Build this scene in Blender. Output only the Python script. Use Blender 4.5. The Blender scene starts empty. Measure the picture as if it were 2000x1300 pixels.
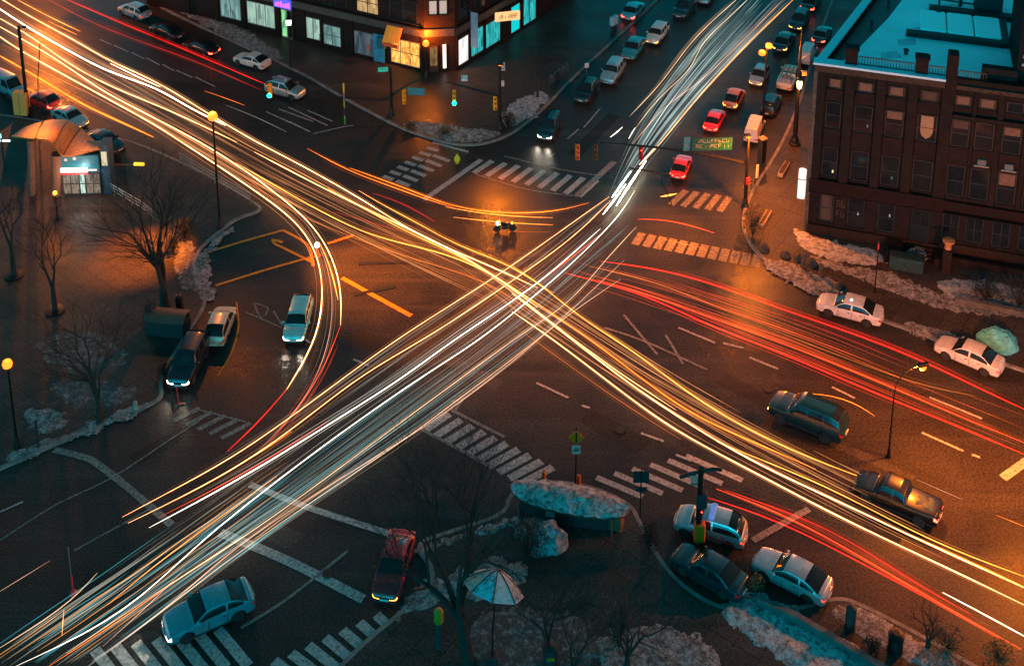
import bpy, bmesh, math, random
from mathutils import Vector, Matrix, noise
R = math.radians
S = bpy.context.scene
COL = S.collection
rnd = random.Random(7)

# ------------------------------------------------------------------ camera
CH, TILT, FPX, PPY = 65.0, R(15), 2455.143, -392.146     # height, pitch, focal length in photo pixels, principal row
cam = bpy.data.cameras.new('camera'); cam_ob = bpy.data.objects.new('camera', cam); COL.objects.link(cam_ob)
cam_ob.location = (0, 0, CH); cam_ob.rotation_euler = (R(90) - TILT, 0, 0)
cam.sensor_width = 36; cam.lens = 36 * FPX / 2000
cam.shift_y = -(650 - PPY) / 2000            # shift lens: keeps the verticals nearly upright
cam.clip_start = 1; cam.clip_end = 3000
S.camera = cam_ob
# ------------------------------------------------------------------ world: late dusk, teal
SUN_EL, SUN_ROT = R(5.0), R(200)
W = bpy.data.worlds.new('World'); S.world = W; W.use_nodes = True
nt = W.node_tree; bg = nt.nodes['Background']
sky = nt.nodes.new('ShaderNodeTexSky'); sky.sky_type = 'NISHITA'; sky.sun_disc = False
sky.sun_elevation = SUN_EL; sky.sun_rotation = SUN_ROT
bw = nt.nodes.new('ShaderNodeRGBToBW'); tint = nt.nodes.new('ShaderNodeMix'); tint.data_type = 'RGBA'; tint.blend_type = 'MULTIPLY'
tint.inputs[0].default_value = 1; tint.inputs[7].default_value = (0.02, 1.55, 2.05, 1)
nt.links.new(sky.outputs[0], bw.inputs[0]); nt.links.new(bw.outputs[0], tint.inputs[6])
nt.links.new(tint.outputs[2], bg.inputs[0]); bg.inputs[1].default_value = 0.15
sl = bpy.data.lights.new('sun', 'SUN'); sl.energy = 0.04; sl.angle = R(25); sl.color = (0.35, 0.85, 1.0)
so = bpy.data.objects.new('sun', sl); COL.objects.link(so); so.rotation_euler = (R(50), 0, R(160))
S.view_settings.view_transform = 'Standard'; S.view_settings.look = 'None'
S.view_settings.exposure = 0; S.view_settings.gamma = 1
S.cycles.max_bounces = 5; S.cycles.diffuse_bounces = 2; S.cycles.glossy_bounces = 3; S.cycles.transparent_max_bounces = 40
S.cycles.sample_clamp_indirect = 4; S.cycles.use_denoising = True
S.cycles.caustics_reflective = False; S.cycles.caustics_refractive = False

# ------------------------------------------------------------------ photo pixel -> place on the plane at height z
CT, ST = math.cos(TILT), math.sin(TILT)
def G(px, py, z=0.0):
    X = (px - 1000) / FPX; Y = -(py - PPY) / FPX
    s = (CH - z) / (ST - Y * CT)
    return Vector((X * s, (CT + Y * ST) * s, z))
def HT(bx, by, ty):
    Y = G(bx, by).y; k = (PPY - ty) / FPX
    return Y * (k * CT - ST) / (CT + k * ST) + CH
def heading(px, py, dx, dy, z=0.6):
    a = G(px, py, z); n = math.hypot(dx, dy); b = G(px + dx / n * 6, py + dy / n * 6, z)
    return math.atan2(b.y - a.y, b.x - a.x)

# ------------------------------------------------------------------ scene graph helpers
def tag(o, label=None, cat=None, group=None, kind=None):
    if label: o['label'] = label
    if cat: o['category'] = cat
    if group: o['group'] = group
    if kind: o['kind'] = kind
    return o
def empty(name, loc, rz=0.0, label=None, cat=None, group=None):
    o = bpy.data.objects.new(name, None); COL.objects.link(o)
    o.location = loc; o.rotation_euler = (0, 0, rz); o.empty_display_size = 0.3
    return tag(o, label, cat, group)
def kids(o): return list(o.children)
def copy_tree(o, parent=None):
    c = o.copy(); COL.objects.link(c); c.parent = parent
    for ch in kids(o): copy_tree(ch, c)
    return c

class MB:
    """collects shapes, links them as one mesh object"""
    def __init__(s, M=None): s.v = []; s.f = []; s.M = M
    def add(s, vs, fs):
        n = len(s.v)
        for p in vs:
            p = Vector(p); s.v.append(s.M @ p if s.M else p)
        s.f += [tuple(n + i for i in f) for f in fs]; return s
    def box(s, x0, x1, y0, y1, z0, z1, rz=0, c=None):
        vs = [(x, y, z) for z in (z0, z1) for x, y in ((x0, y0), (x1, y0), (x1, y1), (x0, y1))]
        if rz:
            ca, sa = math.cos(rz), math.sin(rz); cx, cy = c if c else (0, 0)
            vs = [(cx + (x - cx) * ca - (y - cy) * sa, cy + (x - cx) * sa + (y - cy) * ca, z) for x, y, z in vs]
        return s.add(vs, [(0, 3, 2, 1), (4, 5, 6, 7), (0, 1, 5, 4), (1, 2, 6, 5), (2, 3, 7, 6), (3, 0, 4, 7)])
    def rbox(s, x0, x1, y0, y1, z0, z1, b=.03):
        """box with chamfered vertical and top edges"""
        p = [(x0 + b, y0), (x1 - b, y0), (x1, y0 + b), (x1, y1 - b), (x1 - b, y1), (x0 + b, y1), (x0, y1 - b), (x0, y0 + b)]
        cx, cy = (x0 + x1) / 2, (y0 + y1) / 2
        q = [(cx + (x - cx) * (1 - 2 * b / max(x1 - x0, .01)), cy + (y - cy) * (1 - 2 * b / max(y1 - y0, .01))) for x, y in p]
        vs = [(x, y, z0) for x, y in p] + [(x, y, z1 - b) for x, y in p] + [(x, y, z1) for x, y in q]
        fs = [tuple(range(7, -1, -1)), tuple(range(16, 24))]
        for k in (0, 8):
            for i in range(8):
                j = (i + 1) % 8; fs.append((k + i, k + j, k + 8 + j, k + 8 + i))
        return s.add(vs, fs)
    def prism(s, poly, z0, z1, cap=True):
        n = len(poly)
        a = sum(poly[i][0] * poly[(i + 1) % n][1] - poly[(i + 1) % n][0] * poly[i][1] for i in range(n))
        if a < 0: poly = poly[::-1]
        vs = [(p[0], p[1], z0) for p in poly] + [(p[0], p[1], z1) for p in poly]
        fs = [(i, (i + 1) % n, n + (i + 1) % n, n + i) for i in range(n)]
        if cap: fs += [tuple(range(n, 2 * n)), tuple(range(n - 1, -1, -1))]
        return s.add(vs, fs)
    def tube(s, pts, rad, n=6, cap=True):
        pts = [Vector(p) for p in pts]; m = len(pts); vs = []; fs = []
        for i, p in enumerate(pts):
            d = (pts[min(i + 1, m - 1)] - pts[max(i - 1, 0)])
            if d.length < 1e-9: d = Vector((0, 0, 1))
            d.normalize(); up = Vector((0, 0, 1)) if abs(d.z) < .95 else Vector((1, 0, 0))
            a = d.cross(up).normalized(); b = a.cross(d)
            r = rad(i / max(m - 1, 1)) if callable(rad) else (rad[i] if isinstance(rad, (list, tuple)) else rad)
            for k in range(n):
                t = 2 * math.pi * k / n; vs.append(p + a * (r * math.cos(t)) + b * (r * math.sin(t)))
        for i in range(m - 1):
            for k in range(n):
                j = (k + 1) % n; fs.append((i * n + k, (i + 1) * n + k, (i + 1) * n + j, i * n + j))
        if cap: fs += [tuple(range(n)), tuple(range(m * n - 1, (m - 1) * n - 1, -1))]
        return s.add(vs, fs)
    def lathe(s, prof, c=(0, 0, 0), n=12, axis='z'):
        vs = []; fs = []; m = len(prof)
        for r, z in prof:
            for k in range(n):
                t = 2 * math.pi * k / n; a, b = r * math.cos(t), r * math.sin(t)
                p = (a, b, z) if axis == 'z' else ((a, z, b) if axis == 'y' else (z, a, b))
                vs.append((c[0] + p[0], c[1] + p[1], c[2] + p[2]))
        for i in range(m - 1):
            for k in range(n):
                j = (k + 1) % n; fs.append((i * n + k, i * n + j, (i + 1) * n + j, (i + 1) * n + k))
        fs += [tuple(range(n - 1, -1, -1)), tuple(range((m - 1) * n, m * n))]
        return s.add(vs, fs)
    def mesh(s, name, off=None):
        me = bpy.data.meshes.new(name); o = off if off else Vector((0, 0, 0))
        me.from_pydata([tuple(p - o) for p in s.v], [], s.f)
        bm = bmesh.new(); bm.from_mesh(me); bmesh.ops.recalc_face_normals(bm, faces=bm.faces); bm.to_mesh(me); bm.free()
        return me
    def build(s, name, mat, parent=None, smooth=False, off=None, **kw):
        me = s.mesh(name, off); me.materials.append(mat)
        if smooth:
            me.polygons.foreach_set('use_smooth', [True] * len(me.polygons)); me.set_sharp_from_angle(angle=R(40))
        o = bpy.data.objects.new(name, me); COL.objects.link(o); o.parent = parent
        return tag(o, **kw)

# ------------------------------------------------------------------ materials
MATS = {}
def mat(name, col, rough=.6, metal=0., var=.25, scale=3., bump=0., bscale=None, emit=0., ecol=None, coat=0., spec=.3, rvar=0., col2=None):
    """procedural material: colour broken up by two octaves of noise, optional bump and gloss variation"""
    if name in MATS: return MATS[name]
    m = bpy.data.materials.new(name); m.use_nodes = True; t = m.node_tree; p = t.nodes['Principled BSDF']; MATS[name] = m
    L = t.links.new
    tc = t.nodes.new('ShaderNodeTexCoord'); no = t.nodes.new('ShaderNodeTexNoise')
    no.inputs['Scale'].default_value = scale; no.inputs['Detail'].default_value = 6; no.inputs['Roughness'].default_value = .62
    L(tc.outputs['Object'], no.inputs['Vector'])
    mx = t.nodes.new('ShaderNodeMix'); mx.data_type = 'RGBA'
    c1 = [c * (1 - var) for c in col]; c2 = [min(1, c * (1 + var)) for c in col] if col2 is None else col2
    mx.inputs[6].default_value = (*c1, 1); mx.inputs[7].default_value = (*c2, 1)
    mr = t.nodes.new('ShaderNodeMapRange'); mr.inputs[1].default_value = .3; mr.inputs[2].default_value = .7
    L(no.outputs[0], mr.inputs[0]); L(mr.outputs[0], mx.inputs[0]); L(mx.outputs[2], p.inputs['Base Color'])
    p.inputs['Roughness'].default_value = rough; p.inputs['Metallic'].default_value = metal
    p.inputs['Specular IOR Level'].default_value = spec
    if rvar:
        r2 = t.nodes.new('ShaderNodeMapRange'); r2.inputs[1].default_value = .35; r2.inputs[2].default_value = .65
        r2.inputs[3].default_value = max(.05, rough - rvar); r2.inputs[4].default_value = min(1, rough + rvar)
        L(no.outputs[0], r2.inputs[0]); L(r2.outputs[0], p.inputs['Roughness'])
    if coat: p.inputs['Coat Weight'].default_value = coat; p.inputs['Coat Roughness'].default_value = .08
    if bump:
        n2 = t.nodes.new('ShaderNodeTexNoise'); n2.inputs['Scale'].default_value = bscale or scale * 4; n2.inputs['Detail'].default_value = 4
        L(tc.outputs['Object'], n2.inputs['Vector'])
        b = t.nodes.new('ShaderNodeBump'); b.inputs['Strength'].default_value = bump; b.inputs['Distance'].default_value = .05
        L(n2.outputs[0], b.inputs['Height']); L(b.outputs[0], p.inputs['Normal'])
    if emit:
        p.inputs['Emission Color'].default_value = (*(ecol or col), 1); p.inputs['Emission Strength'].default_value = emit
    return m
def glow(name, col, strength): return mat(name, (.02, .02, .02), .5, var=0, emit=strength, ecol=col)
def lit_glass(name, ca, cb, strength, scale=2.2, seed=0.):
    """a lit shop window: goods and shelves behind glass read as a broken pattern of light"""
    if name in MATS: return MATS[name]
    m = bpy.data.materials.new(name); m.use_nodes = True; t = m.node_tree; p = t.nodes['Principled BSDF']; MATS[name] = m; L = t.links.new
    tc = t.nodes.new('ShaderNodeTexCoord'); mp = t.nodes.new('ShaderNodeMapping'); mp.inputs['Location'].default_value = (seed, seed * 2, seed)
    mp.inputs['Scale'].default_value = (2.4, 2.4, .55)
    vo = t.nodes.new('ShaderNodeTexVoronoi'); vo.distance = 'CHEBYCHEV'; vo.inputs['Scale'].default_value = scale
    no = t.nodes.new('ShaderNodeTexNoise'); no.inputs['Scale'].default_value = scale * .7; no.inputs['Detail'].default_value = 5
    L(tc.outputs['Object'], mp.inputs[0]); L(mp.outputs[0], vo.inputs['Vector']); L(mp.outputs[0], no.inputs['Vector'])
    ad = t.nodes.new('ShaderNodeMath'); ad.operation = 'MULTIPLY'; L(vo.outputs['Color'], ad.inputs[0]); L(no.outputs[0], ad.inputs[1])
    mr = t.nodes.new('ShaderNodeMapRange'); mr.inputs[1].default_value = .02; mr.inputs[2].default_value = .38; L(ad.outputs[0], mr.inputs[0])
    mx = t.nodes.new('ShaderNodeMix'); mx.data_type = 'RGBA'; mx.inputs[6].default_value = (*ca, 1); mx.inputs[7].default_value = (*cb, 1)
    L(mr.outputs[0], mx.inputs[0]); L(mx.outputs[2], p.inputs['Emission Color']); p.inputs['Emission Strength'].default_value = strength
    p.inputs['Base Color'].default_value = (.02, .02, .02, 1); p.inputs['Roughness'].default_value = .08
    return m

def asphalt(name, base, tone, wet, slabs=False):
    m = bpy.data.materials.new(name); m.use_nodes = True; t = m.node_tree; p = t.nodes['Principled BSDF']; L = t.links.new
    tc = t.nodes.new('ShaderNodeTexCoord')
    def N(sc, d=6, stretch=None):
        n = t.nodes.new('ShaderNodeTexNoise'); n.inputs['Scale'].default_value = sc; n.inputs['Detail'].default_value = d; n.inputs['Roughness'].default_value = .6
        if stretch:
            mp = t.nodes.new('ShaderNodeMapping'); mp.inputs['Rotation'].default_value = (0, 0, stretch[0]); mp.inputs['Scale'].default_value = stretch[1]
            L(tc.outputs['Object'], mp.inputs[0]); L(mp.outputs[0], n.inputs['Vector'])
        else: L(tc.outputs['Object'], n.inputs['Vector'])
        return n
    p.inputs['Specular IOR Level'].default_value = .11
    big = N(.09, 5); fine = N(7, 9); ave = N(.5, 5, (R(37), (.06, 1.2, 1))); st = N(.5, 5, (R(-52), (.06, 1.2, 1)))
    def mixc(a, b, fac, lo, hi):
        mr = t.nodes.new('ShaderNodeMapRange'); mr.inputs[1].default_value = lo; mr.inputs[2].default_value = hi; L(fac.outputs[0], mr.inputs[0])
        mx = t.nodes.new('ShaderNodeMix'); mx.data_type = 'RGBA'; L(mr.outputs[0], mx.inputs[0])
        for s, c in ((6, a), (7, b)):
            if isinstance(c, tuple): mx.inputs[s].default_value = (*c, 1)
            else: L(c, mx.inputs[s])
        return mx.outputs[2]
    c = mixc(tuple(x * .7 for x in base), tuple(x * 1.35 for x in base), big, .35, .65)
    c = mixc(c, tuple(x * 1.5 for x in tone), ave, .52, .78)
    c = mixc(c, tuple(x * .55 for x in base), st, .55, .8)
    c2 = t.nodes.new('ShaderNodeMix'); c2.data_type = 'RGBA'; c2.blend_type = 'OVERLAY'; c2.inputs[0].default_value = .75
    fr = t.nodes.new('ShaderNodeMapRange'); fr.inputs[1].default_value = .30; fr.inputs[2].default_value = .70; L(fine.outputs[0], fr.inputs[0])
    L(c, c2.inputs[6]); L(fr.outputs[0], c2.inputs[7])
    # cracks and sealed joints
    vo = t.nodes.new('ShaderNodeTexVoronoi'); vo.feature = 'DISTANCE_TO_EDGE'; vo.inputs['Scale'].default_value = .13
    wob = N(.6, 3); ad = t.nodes.new('ShaderNodeMix'); ad.data_type = 'VECTOR'; ad.inputs[0].default_value = .25 / 4
    L(tc.outputs['Object'], ad.inputs[4]); L(wob.outputs[1], ad.inputs[5]); L(ad.outputs[1], vo.inputs['Vector'])
    cr = t.nodes.new('ShaderNodeMapRange'); cr.inputs[1].default_value = .002; cr.inputs[2].default_value = .008; cr.inputs[3].default_value = .82; cr.inputs[4].default_value = 1
    L(vo.outputs[0], cr.inputs[0])
    mu = t.nodes.new('ShaderNodeMix'); mu.data_type = 'RGBA'; mu.blend_type = 'MULTIPLY'; mu.inputs[0].default_value = 1
    if slabs:
        br = t.nodes.new('ShaderNodeTexBrick'); br.inputs['Scale'].default_value = 1; br.inputs['Brick Width'].default_value = 1.6; br.inputs['Row Height'].default_value = 1.6; br.offset = 0; br.inputs['Mortar Size'].default_value = .03
        br.inputs['Color1'].default_value = (1, 1, 1, 1); br.inputs['Color2'].default_value = (.78, .78, .78, 1); br.inputs['Mortar'].default_value = (.42, .42, .42, 1)
        mp = t.nodes.new('ShaderNodeMapping'); mp.inputs['Rotation'].default_value = (0, 0, R(37)); L(tc.outputs['Object'], mp.inputs[0]); L(mp.outputs[0], br.inputs['Vector']); cr = br
    L(c2.outputs[2], mu.inputs[6]); L(cr.outputs[0], mu.inputs[7]); L(mu.outputs[2], p.inputs['Base Color'])
    rr = t.nodes.new('ShaderNodeMapRange'); rr.inputs[1].default_value = .35; rr.inputs[2].default_value = .65; rr.inputs[3].default_value = wet[0]; rr.inputs[4].default_value = wet[1]
    L(big.outputs[0], rr.inputs[0]); L(rr.outputs[0], p.inputs['Roughness'])
    b = t.nodes.new('ShaderNodeBump'); b.inputs['Strength'].default_value = .7; b.inputs['Distance'].default_value = .04
    L(fine.outputs[0], b.inputs['Height']); L(b.outputs[0], p.inputs['Normal'])
    return m
def worn_paint(name, col, keep=.5):
    """road paint with the asphalt showing through where it has worn away"""
    m = bpy.data.materials.new(name); m.use_nodes = True; t = m.node_tree; p = t.nodes['Principled BSDF']; L = t.links.new
    tc = t.nodes.new('ShaderNodeTexCoord'); n = t.nodes.new('ShaderNodeTexNoise'); n.inputs['Scale'].default_value = 4.5; n.inputs['Detail'].default_value = 10; n.inputs['Roughness'].default_value = .8
    L(tc.outputs['Object'], n.inputs['Vector'])
    mr = t.nodes.new('ShaderNodeMapRange'); mr.inputs[1].default_value = keep - .08; mr.inputs[2].default_value = keep + .1; L(n.outputs[0], mr.inputs[0])
    mx = t.nodes.new('ShaderNodeMix'); mx.data_type = 'RGBA'; mx.inputs[6].default_value = (*col, 1); mx.inputs[7].default_value = (.06, .055, .05, 1)
    L(mr.outputs[0], mx.inputs[0]); L(mx.outputs[2], p.inputs['Base Color']); p.inputs['Roughness'].default_value = .6; p.inputs['Specular IOR Level'].default_value = .2
    return m
def snow_mat(name, dirty=.45, c=(.36, .36, .36)):
    m = bpy.data.materials.new(name); m.use_nodes = True; t = m.node_tree; p = t.nodes['Principled BSDF']; L = t.links.new
    tc = t.nodes.new('ShaderNodeTexCoord'); n = t.nodes.new('ShaderNodeTexNoise'); n.inputs['Scale'].default_value = 2.6; n.inputs['Detail'].default_value = 12; n.inputs['Roughness'].default_value = .86
    L(tc.outputs['Object'], n.inputs['Vector'])
    mr = t.nodes.new('ShaderNodeMapRange'); mr.inputs[1].default_value = dirty - .02; mr.inputs[2].default_value = dirty + .12; L(n.outputs[0], mr.inputs[0])
    mx = t.nodes.new('ShaderNodeMix'); mx.data_type = 'RGBA'; mx.inputs[6].default_value = (.07, .06, .055, 1); mx.inputs[7].default_value = (*c, 1)
    L(mr.outputs[0], mx.inputs[0]); L(mx.outputs[2], p.inputs['Base Color']); p.inputs['Roughness'].default_value = .75; p.inputs['Specular IOR Level'].default_value = .15
    b = t.nodes.new('ShaderNodeBump'); b.inputs['Strength'].default_value = .5; b.inputs['Distance'].default_value = .06; L(n.outputs[0], b.inputs['Height']); L(b.outputs[0], p.inputs['Normal'])
    return m

def brick_mat(name, a, b, mortar, scale=1.):
    m = bpy.data.materials.new(name); m.use_nodes = True; t = m.node_tree; p = t.nodes['Principled BSDF']; L = t.links.new
    tc = t.nodes.new('ShaderNodeTexCoord'); mp = t.nodes.new('ShaderNodeMapping'); mp.inputs['Rotation'].default_value = (R(90), 0, 0)
    br = t.nodes.new('ShaderNodeTexBrick'); br.inputs['Color1'].default_value = (*a, 1); br.inputs['Color2'].default_value = (*b, 1); br.inputs['Mortar'].default_value = (*mortar, 1)
    br.inputs['Scale'].default_value = scale; br.inputs['Brick Width'].default_value = .5; br.inputs['Row Height'].default_value = .17; br.inputs['Mortar Size'].default_value = .012
    L(tc.outputs['Object'], mp.inputs[0]); L(mp.outputs[0], br.inputs['Vector'])
    n = t.nodes.new('ShaderNodeTexNoise'); n.inputs['Scale'].default_value = .7; n.inputs['Detail'].default_value = 6; L(tc.outputs['Object'], n.inputs['Vector'])
    mr = t.nodes.new('ShaderNodeMapRange'); mr.inputs[3].default_value = .6; mr.inputs[4].default_value = 1.3; L(n.outputs[0], mr.inputs[0])
    mu = t.nodes.new('ShaderNodeMix'); mu.data_type = 'RGBA'; mu.blend_type = 'MULTIPLY'; mu.inputs[0].default_value = 1
    L(br.outputs[0], mu.inputs[6]); L(mr.outputs[0], mu.inputs[7]); L(mu.outputs[2], p.inputs['Base Color']); p.inputs['Roughness'].default_value = .85; p.inputs['Specular IOR Level'].default_value = .08
    return m
M_ROAD = asphalt('road_asphalt', (.030, .027, .025), (.036, .031, .028), (.20, .52))
M_PAVE = asphalt('pavement_slabs', (.050, .042, .036), (.05, .042, .037), (.26, .6), slabs=True)
M_KERB = mat('kerb_stone', (.17, .16, .15), .7, var=.4, scale=1.5, bump=.2)
M_WHITE = worn_paint('white_road_paint', (.42, .40, .38), .54)
M_LAMP_TINT = worn_paint('lamp_tinted_road_paint', (.34, .26, .16), .50)  # white paint tinted with the orange lamplight that falls on it
M_FADED = worn_paint('faded_road_paint', (.26, .25, .23), .5)
M_YELLOW = worn_paint('yellow_road_paint', (.75, .24, .012), .56)
M_SNOW = snow_mat('dirty_snow', .47)
M_SNOW2 = snow_mat('packed_snow', .43, (.42, .43, .44))
M_ICE = snow_mat('thin_ice', .52, (.3, .33, .35))
M_BLACK = mat('black_metal', (.018, .018, .018), .45, .6, var=.3)
M_DARK = mat('dark_plastic', (.025, .025, .027), .6)
M_STEEL = mat('galvanised_steel', (.28, .28, .27), .42, .85, var=.25, scale=8)
M_GLASS = mat('dark_glass', (.010, .012, .013), .09, spec=.32, var=.3, scale=.8)
M_TYRE = mat('tyre_rubber', (.018, .018, .018), .8)
M_RIM = mat('alloy_rim', (.35, .35, .36), .35, .9)
M_BARK = mat('tree_bark', (.028, .022, .018), .9, var=.4, scale=9, bump=.4)
M_TWIG = mat('bare_twigs', (.024, .018, .015), .9, var=.3, scale=4)
M_AMBER = mat('signal_yellow', (.95, .30, .012), .5)
SODIUM = (1.0, .20, .009)

# ================================================================== SETTING
def W2(pts, z=0.): return [G(x, y, z) for x, y in pts]
def chaikin(p, it=2):
    for _ in range(it):
        q = []
        for i in range(len(p)):
            a, b = p[i], p[(i + 1) % len(p)]; q += [a * .75 + b * .25, a * .25 + b * .75]
        p = q
    return p
def catmull(p, step=.5):
    p = [Vector(x) for x in p]; out = []
    for i in range(len(p) - 1):
        a, b = p[i], p[i + 1]; pa = p[i - 1] if i else a * 2 - b; pb = p[i + 2] if i + 2 < len(p) else b * 2 - a
        n = max(2, int((b - a).length / step))
        for k in range(n):
            t = k / n; out.append(.5 * (2 * a + (b - pa) * t + (2 * pa - 5 * a + 4 * b - pb) * t * t + (3 * a - pa - 3 * b + pb) * t ** 3))
    out.append(p[-1]); return out
MB().add([(-900, -300, -.06), (900, -300, -.06), (900, 1800, -.06), (-900, 1800, -.06)], [(0, 1, 2, 3)]).build('ground', mat('bare_ground', (.05, .045, .04), .9), kind='structure')
MB().add([(-190, 0, 0), (190, 0, 0), (190, 330, 0), (-190, 330, 0)], [(0, 1, 2, 3)]).build('road', M_ROAD, kind='structure')
def pavement(pts, name='pavement', m=None, h=.14, kerb=.28, it=2):
    p = chaikin([Vector((v.x, v.y)) for v in W2(pts)], it); n = len(p)
    a = sum(p[i].cross(p[(i + 1) % n]) for i in range(n))
    if a < 0: p = p[::-1]
    inn = []
    for i in range(n):
        d0 = (p[i] - p[i - 1]).normalized(); d1 = (p[(i + 1) % n] - p[i]).normalized(); nn = Vector((-d0.y - d1.y, d0.x + d1.x))
        nn = nn.normalized() if nn.length > 1e-6 else Vector((-d0.y, d0.x))
        inn.append(p[i] + nn * (kerb / max(.5, nn.dot(Vector((-d1.y, d1.x))))))
    MB().prism([(v.x, v.y) for v in inn], -.05, h).build(name, m or M_PAVE, kind='structure')
    k = MB(); vs = []
    for q, z in ((p, -.05), (p, h - .01), ([a + (b - a) * .12 for a, b in zip(p, inn)], h + .015), (inn, h + .015), (inn, h - .03)): vs += [(v.x, v.y, z) for v in q]
    fs = [(r * n + i, r * n + (i + 1) % n, (r + 1) * n + (i + 1) % n, (r + 1) * n + i) for r in range(4) for i in range(n)]
    k.add(vs, fs).build('kerb', M_KERB, kind='structure')
    return p
# north-west block, with the lit corner building on it
NW = pavement([(-300, -330), (190, -50), (330, 26), (450, 82), (540, 122), (600, 152), (680, 200), (745, 234), (780, 252), (830, 270), (880, 284), (920, 287), (960, 281), (1000, 264), (1040, 236), (1080, 197), (1130, 146), (1180, 100), (1240, 45), (1300, -12), (1420, -150), (1560, -330)])
# west plaza with the trees and the kiosk
WP = pavement([(-330, 190), (-60, 218), (60, 232), (150, 252), (260, 277), (340, 310), (430, 355), (500, 396), (517, 413), (462, 430), (437, 450), (398, 482), (380, 512), (386, 545), (408, 585), (390, 625), (345, 690), (316, 745), (322, 775), (300, 793), (200, 832), (130, 862), (0, 920), (-150, 985), (-330, 1010), (-420, 600)], it=2)
# north-east block
NE = pavement([(2300, -330), (1800, -330), (1672, -100), (1632, -20), (1605, 50), (1580, 130), (1555, 215), (1515, 300), (1468, 370), (1444, 430), (1458, 475), (1500, 520), (1565, 562), (1640, 598), (1700, 621), (1800, 656), (1900, 696), (2000, 727), (2200, 800), (2500, 880)])
# south plaza
SP = pavement([(560, 1420), (620, 1345), (700, 1262), (760, 1212), (815, 1168), (850, 1120), (800, 1064), (880, 1036), (985, 1004), (990, 968), (1030, 945), (1080, 938), (1160, 950), (1235, 985), (1252, 1020), (1285, 1085), (1330, 1140), (1395, 1182), (1450, 1190), (1510, 1196), (1570, 1184), (1640, 1163), (1700, 1188), (1800, 1240), (1900, 1298), (2000, 1350), (1900, 1500), (700, 1500)])

# ------------------------------------------------------------------ snow and ice lying on the pavements
def inside(p, poly):
    c = False; n = len(poly)
    for i in range(n):
        a, b = poly[i], poly[i - 1]
        if (a.y > p.y) != (b.y > p.y) and p.x < (b.x - a.x) * (p.y - a.y) / (b.y - a.y) + a.x: c = not c
    return c
def edge_dist(p, poly):
    best = 1e9
    for i in range(len(poly)):
        a, b = poly[i - 1], poly[i]; d = b - a; t = max(0, min(1, (p - a).dot(d) / max(d.length_squared, 1e-9))); best = min(best, (p - a - d * t).length)
    return best
def heap(pts, h, name='snow', m=None, d=.17, z=.14, ramp=.9, rough=.6, world=False, **kw):
    """a lumpy sheet that rises from nothing at its ragged edge"""
    poly = chaikin([Vector((v[0], v[1])) for v in (pts if world else W2(pts, z))], 1)
    x0, x1 = min(v.x for v in poly), max(v.x for v in poly); y0, y1 = min(v.y for v in poly), max(v.y for v in poly)
    nx, ny = int((x1 - x0) / d) + 2, int((y1 - y0) / d) + 2; idx = {}; vs = []; fs = []
    for j in range(ny):
        for i in range(nx):
            p = Vector((x0 + i * d, y0 + j * d)); q = Vector((p.x, p.y, 0))
            jit = noise.noise(q * 1.7) * .5 + noise.noise(q * .6) * .5
            if inside(p, poly): e = edge_dist(p, poly)
            else: e = -edge_dist(p, poly)
            e += jit * .8 + .22 * noise.noise(q * 4.3)
            if e < -d * 2.2: continue
            hh = h * min(1, max(0, e) / ramp) ** .6 * (1 - rough / 2 + rough * noise.noise(q * .9 + Vector((3, 1, 2))) + rough * .5 * noise.noise(q * 2.7))
            idx[i, j] = len(vs); vs.append((p.x + .1 * noise.noise(q * 5), p.y + .1 * noise.noise(q * 5 + Vector((9, 9, 9))), z + .004 + max(0, hh) + (0 if e > 0 else e * .25)))
    for (i, j), a in idx.items():
        if (i + 1, j) in idx and (i + 1, j + 1) in idx and (i, j + 1) in idx: fs.append((a, idx[i + 1, j], idx[i + 1, j + 1], idx[i, j + 1]))
    o = MB().add(vs, fs); return o.build(name, m or M_SNOW, smooth=True, **(kw or dict(kind='structure')))
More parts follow.
